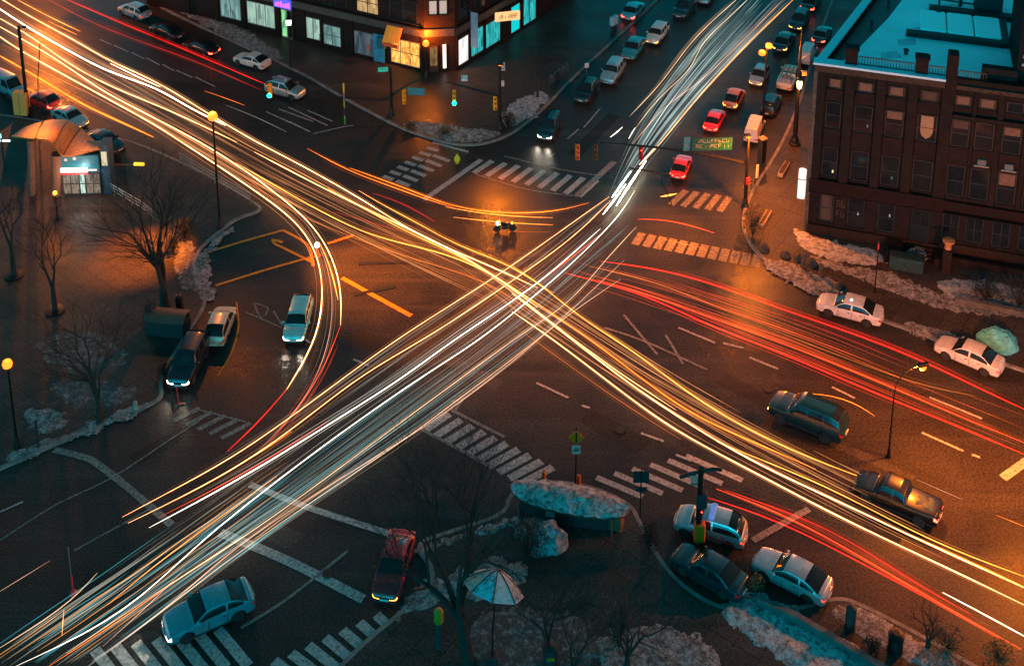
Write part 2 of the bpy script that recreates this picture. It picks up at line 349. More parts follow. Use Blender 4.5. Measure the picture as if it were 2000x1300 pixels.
for pts, h, m in (
        ([(312, 2), (400, 10), (450, 40), (530, 90), (560, 118), (530, 112), (450, 74), (345, 22)], .45, M_SNOW),
        ([(780, 235), (850, 238), (905, 250), (960, 255), (985, 262), (920, 280), (870, 276), (815, 256)], .18, M_SNOW),
        ([(985, 212), (1020, 190), (1060, 175), (1075, 190), (1040, 225), (1000, 250), (975, 240)], .2, M_SNOW2),
        ([(395, 495), (440, 450), (455, 440), (420, 470), (402, 510), (405, 545), (425, 580), (395, 590), (380, 560), (374, 520)], .22, M_SNOW),
        ([(340, 470), (390, 470), (375, 520), (390, 570), (350, 560), (335, 520)], .14, M_ICE),
        ([(60, 665), (160, 640), (250, 680), (240, 720), (150, 735), (90, 710)], .03, M_ICE),
        ([(90, 745), (200, 740), (285, 770), (210, 800), (120, 790)], .03, M_ICE),
        ([(40, 800), (120, 795), (140, 835), (60, 850)], .03, M_SNOW),
        ([(130, 845), (260, 790), (300, 780), (290, 790), (160, 848), (90, 872), (20, 905), (10, 890)], .16, M_SNOW),
        ([(1535, 440), (1600, 464), (1680, 483), (1735, 500), (1730, 520), (1640, 512), (1570, 488)], .06, M_SNOW2),
        ([(1560, 490), (1640, 515), (1740, 530), (1800, 560), (1880, 585), (1980, 590), (1990, 625), (1850, 605), (1760, 580), (1680, 545), (1600, 520)], .1, M_SNOW),
        ([(1820, 545), (1900, 545), (1990, 560), (2060, 590), (2060, 625), (1960, 605), (1860, 590)], .16, M_SNOW2),
        ([(1500, 500), (1560, 520), (1640, 555), (1660, 575), (1600, 575), (1540, 545), (1490, 515)], .35, M_SNOW),
        ([(1760, 622), (1850, 645), (1960, 690), (1940, 705), (1860, 672), (1770, 640)], .25, M_SNOW),
        ([(835, 1135), (900, 1105), (970, 1085), (1035, 1100), (1010, 1150), (960, 1172), (880, 1165), (800, 1200), (770, 1215), (790, 1185)], .35, M_SNOW),
        ([(800, 1070), (900, 1040), (1000, 1008), (1060, 1005), (1050, 1018), (980, 1030), (880, 1060), (815, 1082)], .2, M_SNOW),
        ([(1000, 1020), (1060, 1005), (1110, 1035), (1100, 1065), (1060, 1095), (1020, 1070)], .5, M_SNOW),
        ([(930, 1195), (1060, 1180), (1160, 1215), (1180, 1300), (1000, 1330), (900, 1280)], .1, M_ICE),
        ([(1160, 1225), (1300, 1215), (1400, 1260), (1420, 1330), (1180, 1340)], .2, M_SNOW),
        ([(1395, 1192), (1450, 1160), (1490, 1158), (1560, 1200), (1640, 1245), (1720, 1295), (1780, 1340), (1600, 1340), (1480, 1260)], .55, M_SNOW2),
        ([(1610, 1195), (1650, 1175), (1700, 1195), (1800, 1250), (1900, 1310), (1880, 1340), (1800, 1310), (1700, 1250)], .25, M_SNOW)):
    heap(pts, h * .30, m=m)

# ------------------------------------------------------------------ painted road markings, sheets 4 mm and more above the asphalt
ZM = [0.006]
def strips(segs, w, name, m, lift=None):
    """each segment a quad of width w (metres) between two photo points; one marking, one mesh"""
    b = MB()
    for s in segs:
        pts = catmull(W2(s), 1.) if len(s) > 2 else W2(s); L = []; n = len(pts)
        for i, p in enumerate(pts):
            d = pts[min(i + 1, n - 1)] - pts[max(i - 1, 0)]; nn = Vector((-d.y, d.x, 0)).normalized() * w / 2; L += [p + nn, p - nn]
        ZM[0] += .0001
        b.add([(v.x, v.y, ZM[0]) for v in L], [(2 * i, 2 * i + 1, 2 * i + 3, 2 * i + 2) for i in range(n - 1)])
    ZM[0] += .0005
    return b.build(name, m, kind='structure')
def ladder(a0, a1, b0, b1, n, w, m, skip=()):
    """crossing bars from line a to line b"""
    sg = []
    for i in range(n):
        if i in skip: continue
        t = i / (n - 1); sg.append([(a0[0] + (a1[0] - a0[0]) * t, a0[1] + (a1[1] - a0[1]) * t), (b0[0] + (b1[0] - b0[0]) * t, b0[1] + (b1[1] - b0[1]) * t)])
    return strips(sg, w, 'crosswalk', m)
ladder((834, 288), (748, 344), (856, 295), (768, 351), 7, .5, M_WHITE)
ladder((846, 303), (774, 353), (878, 315), (800, 363), 6, .5, M_WHITE)
strips([[(845, 278), (915, 297)]], .35, 'stop_line', M_WHITE)
strips([[(828, 390), (940, 312)]], .55, 'stop_line', M_WHITE)
ladder((962, 314), (1165, 352), (925, 338), (1130, 384), 9, .6, M_WHITE)
strips([[(985, 305), (1080, 328), (1168, 343)], [(928, 340), (1030, 370), (1135, 384)]], .16, 'crosswalk_edge_line', M_FADED)
strips([[(1127, 382), (1200, 316)]], .6, 'stop_line', M_FADED)
ladder((1340, 372), (1425, 384), (1310, 400), (1405, 413), 5, .6, M_LAMP_TINT)
ladder((1255, 455), (1480, 498), (1240, 478), (1474, 522), 12, .7, M_LAMP_TINT)
ladder((878, 808), (1080, 912), (830, 840), (1015, 946), 10, .6, M_WHITE)
strips([[(820, 836), (960, 912)], [(880, 800), (985, 853)]], .25, 'crosswalk_edge_line', M_FADED)
strips([[(905, 778), (885, 806)], [(905, 778), (880, 785)]], .2, 'lane_arrow', M_FADED)
ladder((1165, 932), (1340, 890), (1255, 970), (1450, 938), 6, .45, M_WHITE)
ladder((185, 1268), (425, 1228), (225, 1320), (485, 1300), 7, .62, M_WHITE)
ladder((535, 1290), (735, 1200), (600, 1338), (775, 1238), 7, .6, M_WHITE)
ladder((390, 797), (490, 826), (340, 822), (432, 856), 5, .4, M_FADED)
strips([[(388, 800), (480, 824)]], .16, 'crosswalk_edge_line', M_FADED)
strips([[(106, 878), (165, 893), (190, 906), (250, 952), (335, 1025)]], .5, 'stop_line', M_FADED)
strips([[(430, 1040), (560, 1094), (710, 1170)]], .62, 'stop_line', M_WHITE)
strips([[(488, 946), (600, 990), (760, 1042)]], .45, 'stop_line', M_WHITE)
strips([[(470, 1226), (560, 1170), (680, 1075)]], .2, 'lane_line', M_FADED)
strips([[(0, 1055), (110, 985), (215, 935), (330, 860), (390, 822)], [(145, 1075), (300, 990)], [(0, 920), (60, 890)]], .12, 'lane_line', M_FADED)
strips([[(385, 500), (470, 473), (553, 450)], [(421, 558), (510, 530), (605, 503)], [(540, 478), (610, 512)], [(553, 450), (600, 478), (612, 520)]], .28, 'yellow_line', M_YELLOW)
strips([[(540, 480), (532, 468), (552, 474)]], .3, 'lane_arrow', M_YELLOW)
strips([[(668, 543), (735, 580), (803, 617)]], .4, 'yellow_line', M_YELLOW)
strips([[(640, 476), (690, 460)]], .3, 'yellow_line', M_YELLOW)
strips([[(496, 592), (510, 622), (524, 602), (496, 592)], [(480, 610), (550, 640)], [(534, 608), (552, 636)]], .14, 'lane_lettering', M_FADED)
strips([[(462, 590), (466, 640), (452, 690), (425, 735)]], .12, 'lane_line', M_YELLOW)
strips([[(592, 660), (606, 670)], [(690, 702), (720, 714)]], .18, 'lane_line', M_WHITE)
strips([[(1048, 748), (1110, 777)], [(1136, 792), (1152, 797)], [(1252, 846), (1296, 862)], [(1320, 888), (1350, 900)]], .2, 'lane_line', M_WHITE)
strips([[(1325, 640), (1397, 670)], [(1412, 670), (1452, 680)], [(1464, 698), (1520, 721)], [(1625, 756), (1670, 778)]], .2, 'lane_line', M_WHITE)
strips([[(1180, 640), (1262, 668), (1380, 722)], [(1218, 615), (1284, 693)], [(1300, 654), (1334, 711)]], .2, 'hatching', M_FADED)
strips([[(1800, 845), (1882, 881)], [(1898, 888), (1914, 893)], [(1815, 776), (1918, 818)]], .2, 'lane_line', M_WHITE)
strips([[(1958, 934), (2010, 897)]], .6, 'stop_line', M_WHITE)
strips([[(1470, 1056), (1530, 1022), (1580, 994)]], .45, 'stop_line', M_FADED)
strips([[(195, 78), (218, 88)], [(222, 89), (250, 102)], [(257, 103), (282, 116)], [(286, 114), (312, 128)], [(318, 127), (340, 139)], [(344, 138), (376, 152)], [(381, 151), (420, 170)]], .16, 'lane_line', M_WHITE)
strips([[(545, 214), (612, 238)], [(563, 210), (640, 246)], [(600, 216), (650, 238)], [(612, 262), (672, 248), (690, 246)], [(520, 219), (604, 257)], [(565, 238), (605, 258)]], .16, 'hatching', M_WHITE)
strips([[(0, 1000), (45, 980)], [(1140, 250), (1172, 213)], [(1108, 272), (1130, 253)], [(1072, 310), (1083, 300)]], .14, 'lane_line', M_WHITE)
strips([[(700, 515), (802, 512)], [(690, 576), (772, 560)]], .35, 'sealed_trench', mat('tar_seal', (.012, .012, .012), .4))
M_PATCH = [asphalt('asphalt_patch_dark', (.018, .017, .017), (.02, .02, .02), (.4, .65)), asphalt('asphalt_patch_pale', (.046, .042, .039), (.05, .045, .04), (.4, .65))]
for k, (a, b_, c_, d_) in enumerate((((700, 640), (760, 668), (735, 690), (672, 660)), ((880, 690), (985, 745), (965, 762), (858, 706)), ((1160, 800), (1275, 862), (1240, 885), (1128, 822)), ((600, 330), (720, 392), (700, 402), (580, 340)), ((1420, 730), (1560, 800), (1535, 818), (1395, 746)), ((520, 1010), (600, 1045), (560, 1072), (482, 1036)), ((1110, 300), (1190, 220), (1210, 228), (1132, 310)), ((820, 940), (870, 962), (850, 985), (798, 962)), ((250, 890), (330, 845), (350, 862), (272, 908)), ((1620, 850), (1790, 930), (1776, 940), (1604, 862)))):
    ZM[0] += .0005; MB().add([(v.x, v.y, .0035 + .0002 * k) for v in W2([a, b_, c_, d_])], [(0, 1, 2, 3)]).build('asphalt_patch', M_PATCH[k % 2], kind='structure')
for c, r in (((1062, 520), .35), ((905, 640), .35), ((560, 700), .35), ((1210, 840), .35), ((640, 1120), .35), ((1500, 760), .35)):
    p = G(*c); ZM[0] += .001; MB().lathe([(r, 0), (r, .004)], (p.x, p.y, ZM[0]), 16).build('manhole_cover', mat('cast_iron', (.03, .028, .026), .5, .5, var=.4), kind='structure')
# kerb ramp, ledge and paving edges of the snow bank in the south-east
def wall_path(pts, h, t, name, m, z=.14, **kw):
    p = [Vector((v.x, v.y)) for v in W2(pts, z)]; n = len(p); L = []; Rr = []
    for i in range(n):
        d = (p[min(i + 1, n - 1)] - p[max(i - 1, 0)]).normalized(); nn = Vector((-d.y, d.x)) * t / 2; L.append(p[i] + nn); Rr.append(p[i] - nn)
    return MB().prism([(v.x, v.y) for v in L + Rr[::-1]], z, z + h).build(name, m, **kw)
M_WALL = mat('concrete_wall', (.10, .095, .09), .85, var=.35, scale=1.2, bump=.3)
wall_path([(1480, 1178), (1560, 1215), (1660, 1275), (1760, 1335)], .5, .35, 'retaining_wall', M_WALL, label='low concrete retaining wall cutting through the snow bank by the two parked cars', cat='wall')
wall_path([(1865, 590), (1950, 606), (2060, 630)], .45, .4, 'ledge_wall', M_WALL, label='long low kerbed ledge below the snowy lawn of the brown building', cat='wall')

# ================================================================== BUILDINGS
def window(root, M, u0, u1, z0, z1, glass, nx=1, nz=2, fm=None, sill=True, blind=None, fw=.07, y=-.02):
    """frame standing proud of the wall, pane inside it; a blind hangs behind the upper part"""
    f = MB(M)
    for i in range(nx + 1):
        x = u0 + (u1 - u0) * i / nx; f.box(x - fw / 2, x + fw / 2, y - .10, y + .03, z0, z1)
    for j in range(nz + 1):
        z = z0 + (z1 - z0) * j / nz; f.box(u0 + .001, u1 - .001, y - .095, y + .03, z - fw / 2, z + fw / 2)
    w = f.build('window', fm or M_FRAME, root)
    MB(M).box(u0 + .02, u1 - .02, y - .05, y - .03, z0 + .02, z1 - .02).build('pane', glass, w)
    if sill: MB(M).box(u0 - .12, u1 + .12, y - .22, y + .02, z0 - .16, z0 - .04).build('sill', M_STONE, w)
    if blind:
        bz, bm = blind
        MB(M).box(u0 + .1, u1 - .1, y - .062, y - .053, z1 - (z1 - z0) * bz, z1 - .08).build('blind', bm, w)
    return w
M_FRAME = mat('dark_window_frame', (.025, .022, .02), .5)
M_STONE = mat('brown_stone', (.021, .0115, .009), .8, spec=.08, var=.3, scale=1.5, bump=.2)
M_BRICK = brick_mat('brown_brick', (.018, .009, .0065), (.028, .0135, .010), (.022, .014, .012), 1.)
M_BRICK2 = brick_mat('dark_red_brick', (.022, .010, .008), (.032, .014, .011), (.022, .015, .013), 1.)
M_BLIND = mat('tan_blind', (.17, .070, .042), .8, var=.25, emit=.012, ecol=(1, .36, .17))
M_BLIND2 = mat('dim_blind', (.08, .035, .024), .8, var=.2, emit=.006, ecol=(1, .36, .17))
def glyphs(b, x0, x1, z0, z1, n, y, seed, t=.05):
    """illegible lettering, as in the photo: upright letter-like strokes"""
    r = random.Random(seed); w = (x1 - x0) / n
    for i in range(n):
        a, c = x0 + w * i + w * .12, x0 + w * (i + 1) - w * .12; k = r.randrange(6); m = (z0 + z1) / 2
        if k != 3: b.box(a, a + t, y - .012, y, z0, z1)
        if k in (0, 1, 4): b.box(a + t, c, y - .011, y, z1 - t, z1)
        if k in (0, 2, 5): b.box(a + t, c, y - .011, y, z0, z0 + t)
        if k in (1, 4, 5): b.box(a + t, c - t, y - .011, y, m - t / 2, m + t / 2)
        if k in (2, 3, 4): b.box(c - t, c, y - .0115, y, z0 + (t if k == 2 else 0), m + (t if k != 4 else 2 * t))
    return b

# ---------------- the brown four-storey building on the right
AN = R(-17.1); NEO = Vector((25.85, 96.46, 0))
ne = empty('office_building', NEO, AN, 'brown four-storey office building with tall piers and a snow-covered flat roof', 'building')
I4 = Matrix.Identity(4)
SD = Vector((.235, .972, 0)); DEP = 27; LEN = 26; RH = 15.7
foot = [(0, 0), (LEN, 0), (LEN, DEP), (SD.x * DEP, DEP * SD.y)]
MB().prism(foot, 0.1, RH).build('wall', M_BRICK, ne)
# roof snow, with a dark wind-swept gutter band along the street edge
def off(u, d): return (SD.x * u + d, SD.y * u)
MB().prism([off(.5, .5), off(26, .5), off(26, 2.8), off(12, 2.6), off(4, 1.9), off(.5, 1.2)], RH, RH + .03).build('roof_gutter', mat('wet_roofing_felt', (.012, .016, .018), .5), ne)
MB().prism([off(.5, 1.2), off(4, 1.9), off(12, 2.6), off(26, 2.8), (LEN - .4, 26), (LEN - .4, .5)], RH, RH + .10).build('roof', mat('clean_snow', (.80, .86, .92), .7, var=.10, scale=.35, bump=.3), ne)
# parapet: front, street side
par = MB()
par.box(-.05, 10.1, -.12, .4, RH - .6, RH + .55); par.box(10.9, LEN, -.1, .4, RH - .6, RH + .75)
par.prism([off(.42, -.05), off(DEP, -.05), off(DEP, .4), off(.42, .4)], RH - .6, RH + .55)
par.build('parapet', M_BRICK, ne)
cor = MB(); cor.box(-.45, 10.1, -.62, .44, RH + .556, RH + .74); cor.build('cornice', mat('snowy_ledge', (.62, .66, .72), .7, var=.1), ne)
MB().prism([off(.5, -.3), off(DEP, -.3), off(DEP, .42), off(.5, .42)], RH + .556, RH + .72).build('cornice', MATS['snowy_ledge'], ne)
fr = MB(); fr.box(-.3, 10.1, -.42, -.125, RH - .12, RH + .5); fr.build('frieze', mat('carved_frieze', (.07, .035, .024), .9, spec=.08, var=.6, scale=5, bump=1., bscale=9), ne)
fr = MB(); fr.box(10.9, LEN, -.34, -.105, RH - .1, RH + .25); fr.build('frieze', MATS['carved_frieze'], ne)
st = MB(); st.box(-.32, -.02, -.3, 1.2, .1, RH - .15); st.build('corner_strip', mat('rough_corner_stone', (.12, .07, .05), .9, spec=.1, var=.5, scale=4, bump=.8), ne)
for u in (2.6, 8.2, 11.0 - .45):
    h = RH + (2.0 if u < 10 else 2.9); w = .5 if u < 10 else .42
    b = MB(); b.rbox(u - w, u + w, -.13 if u < 10 else -.45, .75, RH + (.75 if u < 10 else -.6), h, .06); b.build('chimney', M_BRICK2, ne)
    if u < 10: MB().rbox(u - w - .1, u + w + .1, -.2, .85, h + .004, h + .22, .08).build('chimney_cap', M_STONE, ne)
# railing with snow showing between its bars
def railing(u0, u1, z0, z1, y):
    b = MB(); b.box(u0, u1, y - .04, y + .04, z1 - .07, z1); b.box(u0, u1, y - .035, y + .035, z0, z0 + .06)
    n = int((u1 - u0) / .22)
    for i in range(n + 1):
        u = u0 + (u1 - u0) * i / n; b.box(u - .025, u + .025, y - .03, y + .03, z0 + .061, z1 - .071)
    return b.build('railing', M_BLACK, ne)
railing(3.2, 7.6, RH + .75, RH + 1.5, .15); railing(8.8, 10.0, RH + .75, RH + 1.5, .15); railing(11.1, 13.2, RH + .76, RH + 1.4, .15)
# roof plant: skylight platform with three snowy panels, vents, hut, pipes, stair tower
b = MB(); b.box(7.0, 15.6, 8.2, 8.9, RH + .1, RH + .55); b.box(15.0, 15.6, 8.9, 13.6, RH + .1, RH + .55); b.box(9.0, 16.5, 14.0, 14.9, RH + .1, RH + .6); b.build('roof_platform', mat('roof_timber', (.02, .02, .022), .7), ne)
for i in range(3): MB().rbox(8.2 + 2.3 * i, 10.4 + 2.3 * i, 9.1, 13.5, RH + .1, RH + .62, .1).build('skylight', mat('skylight_snow', (.93, .95, .97), .6, var=.03, scale=.6), ne)
b = MB(); b.rbox(13.0, 15.4, 15.2, 17.4, RH + .1, RH + 2.3, .05); b.build('plant_hut', M_DARK, ne); MB().rbox(12.9, 15.5, 15.1, 17.5, RH + 2.304, RH + 2.45, .05).build('hut_roof', M_SNOW2, ne)
for u, v, h in ((7.0, 4.6, .35), (8.6, 11.6, .3), (9.8, 13.4, .45), (11.8, 16.4, 1.0)): MB().lathe([(.16, 0), (.16, h), (.24, h), (.24, h + .12), (.02, h + .2)], (u, v, RH + .1), 10).build('roof_vent', M_DARK, ne)
b = MB(); b.tube([(9.9, 15.6, RH + .9), (13.0, 15.8, RH + .7)], .09); b.tube([(9.9, 15.6, RH), (9.9, 15.6, RH + 1.1)], .1); b.build('pipe', M_DARK, ne)
tw = MB(); tw.box(15.6, 22.5, 1.6, 9.5, RH, RH + 6.5); tw.box(12.9, 15.6, .8, 1.55, RH + .11, RH + 1.6); tw.build('stair_tower', mat('dark_render', (.015, .013, .012), .85, spec=.08, var=.3, scale=.6), ne)
for z, u0, u1 in ((RH + 2.6, 15.9, 17.8), (RH + 1.9, 15.9, 16.8), (RH + 5.0, 16.8, 18.6)): MB().box(u0, u1, 1.3, 1.596, z, z + .18).build('snowy_ledge', M_SNOW2, ne)
b = MB(); b.tube([(18.9, 1.45, RH), (18.9, 1.45, RH + 6.2)], .07); b.tube([(19.5, 1.45, RH), (19.5, 1.45, RH + 5.4), (20.3, 1.45, RH + 6.4)], .07); b.build('downpipe', M_STEEL, ne)
MB().rbox(16.2, 17.8, -.15, .1, RH + .25, RH + .6, .02).build('louvre', M_SNOW2, ne)
# piers
for a, c in ((.0, .62), (2.25, 3.0), (4.8, 5.5), (7.3, 8.05), (9.95, 10.85), (12.42, 12.66), (14.3, 14.75), (16.45, 16.8), (18.5, 18.9), (20.6, 20.9), (22.6, 23), (24.6, 26)):
    MB().box(a, c, -.34 if a < 10 else -.26, .05, 5.42, RH - .13).build('pier', M_STONE, ne)
band = MB(); band.box(-.1, 10.9, -.42, .05, 4.25, 5.4); band.box(10.9, LEN, -.36, .05, 4.45, 5.3); band.build('belt_course', mat('belt_stone', (.022, .009, .007), .85, spec=.08, var=.3), ne)
band = MB(); band.box(-.12, 10.92, -.52, -.02, 5.404, 5.5); band.box(-.12, LEN, -.5, -.02, 4.16, 4.24); band.build('moulding', M_STONE, ne)
MB().box(10.9, LEN, -.42, .02, 13.0, 13.35).build('moulding', M_STONE, ne)
MB().box(-.14, 10.9, -.3, .04, .1, .95).build('plinth', mat('plinth_stone', (.035, .017, .012), .85, spec=.08, var=.25, bump=.2), ne); MB().box(10.9, LEN, -.28, .04, .1, 1.3).build('plinth', MATS['plinth_stone'], ne)
cols = [(.85, 2.05), (3.2, 4.6), (5.7, 7.1), (8.25, 9.75), (10.95, 12.3), (12.8, 14.2), (14.9, 16.3), (16.95, 18.35), (19.05, 20.45), (21.05, 22.45)]
bl = {(0, 3): M_BLIND, (1, 3): M_BLIND, (2, 3): M_BLIND, (4, 3): M_BLIND, (5, 3): M_BLIND, (2, 2): M_BLIND, (4, 2): M_BLIND2, (6, 2): M_BLIND, (6, 1): M_BLIND, (7, 3): M_BLIND2, (3, 3): M_BLIND2}
for i, (a, c) in enumerate(cols):
    for z0, z1 in (((13.0, 13.9), (8.75, 10.2)) if i < 4 else ((8.6, 10.3),)): MB().box(a - .1, c + .1, -.16, .05, z0, z1).build('spandrel', M_BRICK2, ne)
    k = bl.get((i, 3)); window(ne, I4, a + .1, c - .1, 14.1, 14.95, M_GLASS, 1, 1, blind=(.9, k) if k else None)
    k = bl.get((i, 2)); window(ne, I4, a, c, 10.4, 12.75, M_GLASS, 1, 2, blind=(.32, k) if k else None)
    k = bl.get((i, 1)); window(ne, I4, a, c, 5.8, 8.55, M_GLASS, 1, 2, blind=(.4, k) if k else None)
    if i != 3: window(ne, I4, a + .05, c - .05, 1.35 if i < 4 else 1.7, 4.0, M_GLASS, 1 if i < 4 else 2, 2, blind=(.95, M_BLIND2) if i == 0 else None)
# the shield-shaped lit window blind
sh = [(8.5, 12.7), (9.5, 12.7), (9.5, 11.3), (9.36, 10.9), (9.0, 10.62), (8.64, 10.9), (8.5, 11.3)]
b = MB(); b.add([(u, -.1, z) for u, z in sh] + [(u, -.125, z) for u, z in sh], [tuple(range(7)), tuple(range(13, 6, -1))] + [(i, (i + 1) % 7, 7 + (i + 1) % 7, 7 + i) for i in range(7)])
b.build('shield_blind', mat('lit_tan_blind', (.26, .115, .06), .8, var=.15, emit=.10, ecol=(1, .40, .18)), ne); MB().box(8.48, 9.52, -.14, -.126, 11.62, 11.68).build('shield_bar', M_FRAME, ne)
for u, z, c_, e_ in ((1.75, 6.25, (1, .8, .4), 1.2), (4.3, 11.0, (.3, .6, .6), .25), (6.6, 6.5, (.05, .5, .35), .3), (4.1, 2.6, (.8, .8, .8), .5), (6.7, 2.9, (.7, .75, .8), .4)):
    MB().box(u - .06, u + .06, -.085, -.072, z - .12, z + .14).build('window_glint', glow('window_glint_%d' % int(u * 10), c_, e_), ne)  # glowing chips on the panes imitate glints from lit rooms
for u, z in ((12.9, 9.0), (15.0, 8.95), (17.1, 11.0)):
    MB().rbox(u, u + 1.2, -.5, -.13, z, z + .12, .03).build('balconette', M_STEEL, ne); MB().rbox(u + .25, u + .95, -.42, -.14, z + .125, z + .6, .04).build('air_conditioner', mat('dull_metal_case', (.12, .11, .10), .6, var=.3), ne)
b = MB()
for k in range(5): b.prism([off(3.2 + k * 3.1, 4.2 + k * .7), off(3.9 + k * 3.1, 5.8 + k * .5), off(5.2 + k * 3.1, 5.0 + k * .8), off(4.4 + k * 3.1, 3.9 + k * .6)], RH + .101, RH + .112)
b.build('melt_patch', mat('melting_snow', (.42, .50, .55), .5, var=.35, scale=1.2), ne)
for u, v in ((4.0, 9.5), (5.4, 15.0), (7.4, 19.0), (10.6, 5.0)): MB().lathe([(.12, 0), (.12, .5), (.2, .5), (.2, .6), (.02, .66)], (u, v, RH + .1), 8).build('roof_vent', M_DARK, ne)
b = MB(); b.rbox(9.5, 12.4, 19.0, 20.0, RH + .3, RH + .9, .05); b.build('roof_duct', M_STEEL, ne)
# door with steps
d = MB(); d.box(8.4, 10.0, -.2, .03, .95, 4.15); d = d.build('door', mat('black_door', (.012, .013, .014), .35), ne)
MB().box(8.55, 9.15, -.215, -.203, 2.6, 3.9).build('pane', M_GLASS, d); MB().box(9.25, 9.85, -.215, -.203, 2.6, 3.9).build('pane', M_GLASS, d)
b = MB(); [b.box(8.0, 10.4, -.35 - .35 * (k + 1), -.35 - .35 * k, .12, .95 - .19 * (k + 1)) for k in range(4)]; b.build('step', M_STONE, ne)
b = MB(); b.rbox(6.6, 7.95, -2.3, -.45, .1, 1.0, .05); b.rbox(10.45, 11.4, -2.1, -.45, .1, .8, .05); b.rbox(11.4, 18.5, -1.5, -1.1, .1, .75, .04); b.build('step_wall', M_STONE, ne)
b = MB(); b.rbox(6.9, 9.6, -3.6, -2.5, .1, 1.3, .05); b.build('entrance_vault', mat('green_bronze', (.03, .055, .05), .5, .4, var=.3), ne)
wl = MB(); glyphs(wl, 2.25, 3.0, 2.85, 3.55, 2, -.32 + .3, 5, .07); glyphs(wl, 2.25, 3.0, 1.95, 2.6, 2, -.02, 8, .07); wl.build('wall_lettering', mat('faded_wall_letters', (.075, .036, .02), .8), ne)
# backlit sign box on the corner
sg = empty('sign_box', NEO + Matrix.Rotation(AN, 3, 'Z') @ Vector((-.75, .3, 3.2)), AN, 'tall narrow white backlit sign box on the corner of the brown building', 'sign')
MB().rbox(-.32, .32, -.5, .5, 0, 2.5, .1).build('case', glow('white_sign_light', (1, .93, .86), 1.1), sg)
b = MB(); b.box(-.335, .335, -.515, .515, 1.86, 1.92); b.box(.335, .5, -.1, .1, .4, .55); b.box(.335, .5, -.1, .1, 2.0, 2.15); b.build('bracket', mat('sign_trim', (.25, .10, .08), .5), sg)

# ---------------- the corner building with lit shops
NWA = R(-26.85); NWO = Vector((-45.3, 144.0, 0))
nw = empty('shop_building', NWO, NWA, 'dark brick corner building with a row of lit shop windows at street level', 'building')
MB().prism([(0, 0), (40, 0), (42.83, 1.85), (46.3, 26.6), (0, 26.6)], .1, 14).build('wall', M_BRICK2, nw)
MB().prism([(-.3, -.3), (40.1, -.3), (43.1, 1.7), (46.6, 26.9), (-.3, 26.9)], 14.004, 14.5).build('cornice', M_STONE, nw)
ML = Matrix.Translation((40, 0, 0)) @ Matrix.Scale(-1, 4, (1, 0, 0))      # u counted leftwards from the corner
MC = Matrix.Translation((40, 0, 0)) @ Matrix.Rotation(R(33.2), 4, 'Z')
MR = Matrix.Translation((42.83, 1.85, 0)) @ Matrix.Rotation(R(82), 4, 'Z')
M_TRIM = mat('shopfront_trim', (.16, .12, .10), .6, var=.3)
b = MB(ML); b.box(-.05, 40, -.22, .03, 4.35, 5.2); b.build('shop_fascia', mat('fascia_board', (.06, .045, .04), .6, var=.3), nw)
b = MB(ML); b.box(-.05, 40, -.32, .02, 5.204, 5.4); b.build('string_course', M_STONE, nw)
b = MB(MC); b.box(.05, 3.33, -.2, .03, 4.4, 5.25); b.build('shop_fascia', MATS['fascia_board'], nw)
b = MB(MR); b.box(.05, 24, -.22, .03, 4.35, 5.2); b.build('shop_fascia', MATS['fascia_board'], nw)
b = MB(MR); b.box(.05, 24, -.3, .02, 5.204, 5.4); b.build('string_course', M_STONE, nw)
for u in (.02, 4.45, 9.3, 10.6, 13.5, 15.9, 17.4, 19.5, 24.5, 28.5, 33): MB(ML).box(u, u + .3, -.16, .03, .1, 4.345).build('pilaster', M_STONE, nw)
for u in (.06, 2.4, 5.2, 8.6, 10.2, 12.6, 16, 20): MB(MR).box(u, u + (.3 if u != 8.6 else 1.4), -.22 if u != 8.6 else -.5, .03, .1, 4.345).build('pilaster', M_STONE, nw)
gw = lit_glass('green_white_window_light', (.20, .34, .28), (.62, .95, .78), .62, .9)
gw2 = lit_glass('pale_window_light', (.12, .24, .23), (.45, .85, .80), .5, 1.1, 4)
gp = lit_glass('poster_window_light', (.02, .04, .06), (.16, .24, .30), .5, 1.1, 2)
gy = lit_glass('grocery_window_light', (.55, .10, .0), (1.0, .62, .12), 1.3, 3.2, 5)
gt = lit_glass('teal_window_light', (.0, .22, .24), (.05, .80, .80), .7, 1.6, 3)
gc = lit_glass('curtain_light', (.35, .17, .05), (1.0, .68, .30), .75, 1.0, 1)
window(nw, ML, 20.2, 24.2, 1.0, 3.8, gw, 3, 1, M_TRIM); window(nw, ML, 13.8, 15.7, .9, 3.5, gw, 2, 1, M_TRIM); window(nw, ML, 11.0, 13.3, .7, 3.1, gw2, 2, 2, M_TRIM)
window(nw, ML, 25.2, 28.2, 1.0, 3.8, gw2, 2, 1, M_TRIM)
window(nw, ML, 6.6, 9.1, .5, 3.2, gp, 2, 1, M_TRIM); window(nw, ML, .55, 4.25, .5, 3.4, gy, 3, 2, M_TRIM, sill=False)
b = MB(MC); dd = b.box(.5, 1.5, -.14, .03, .12, 3.3).build('door', mat('dark_wood_door', (.06, .03, .02), .5), nw); MB(MC).box(.62, 1.38, -.155, -.143, .9, 3.1).build('pane', lit_glass('door_light', (.10, .05, .01), (.5, .3, .1), .5, 3), dd)
dd = MB(ML).box(17.75, 19.25, -.12, .03, .12, 3.9).build('door', M_TRIM, nw); MB(ML).box(18.45, 19.15, -.135, -.122, .4, 3.7).build('pane', lit_glass('green_door_light', (.02, .2, .05), (.35, .9, .40), .9, 1.5), dd)
MB(ML).box(17.8, 18.35, -.135, -.122, .4, 3.7).build('pane', M_GLASS, dd)
window(nw, MC, 2.0, 2.4, .5, 3.4, glow('white_tube_light', (1, .93, .85), 3.), 1, 1, M_TRIM)
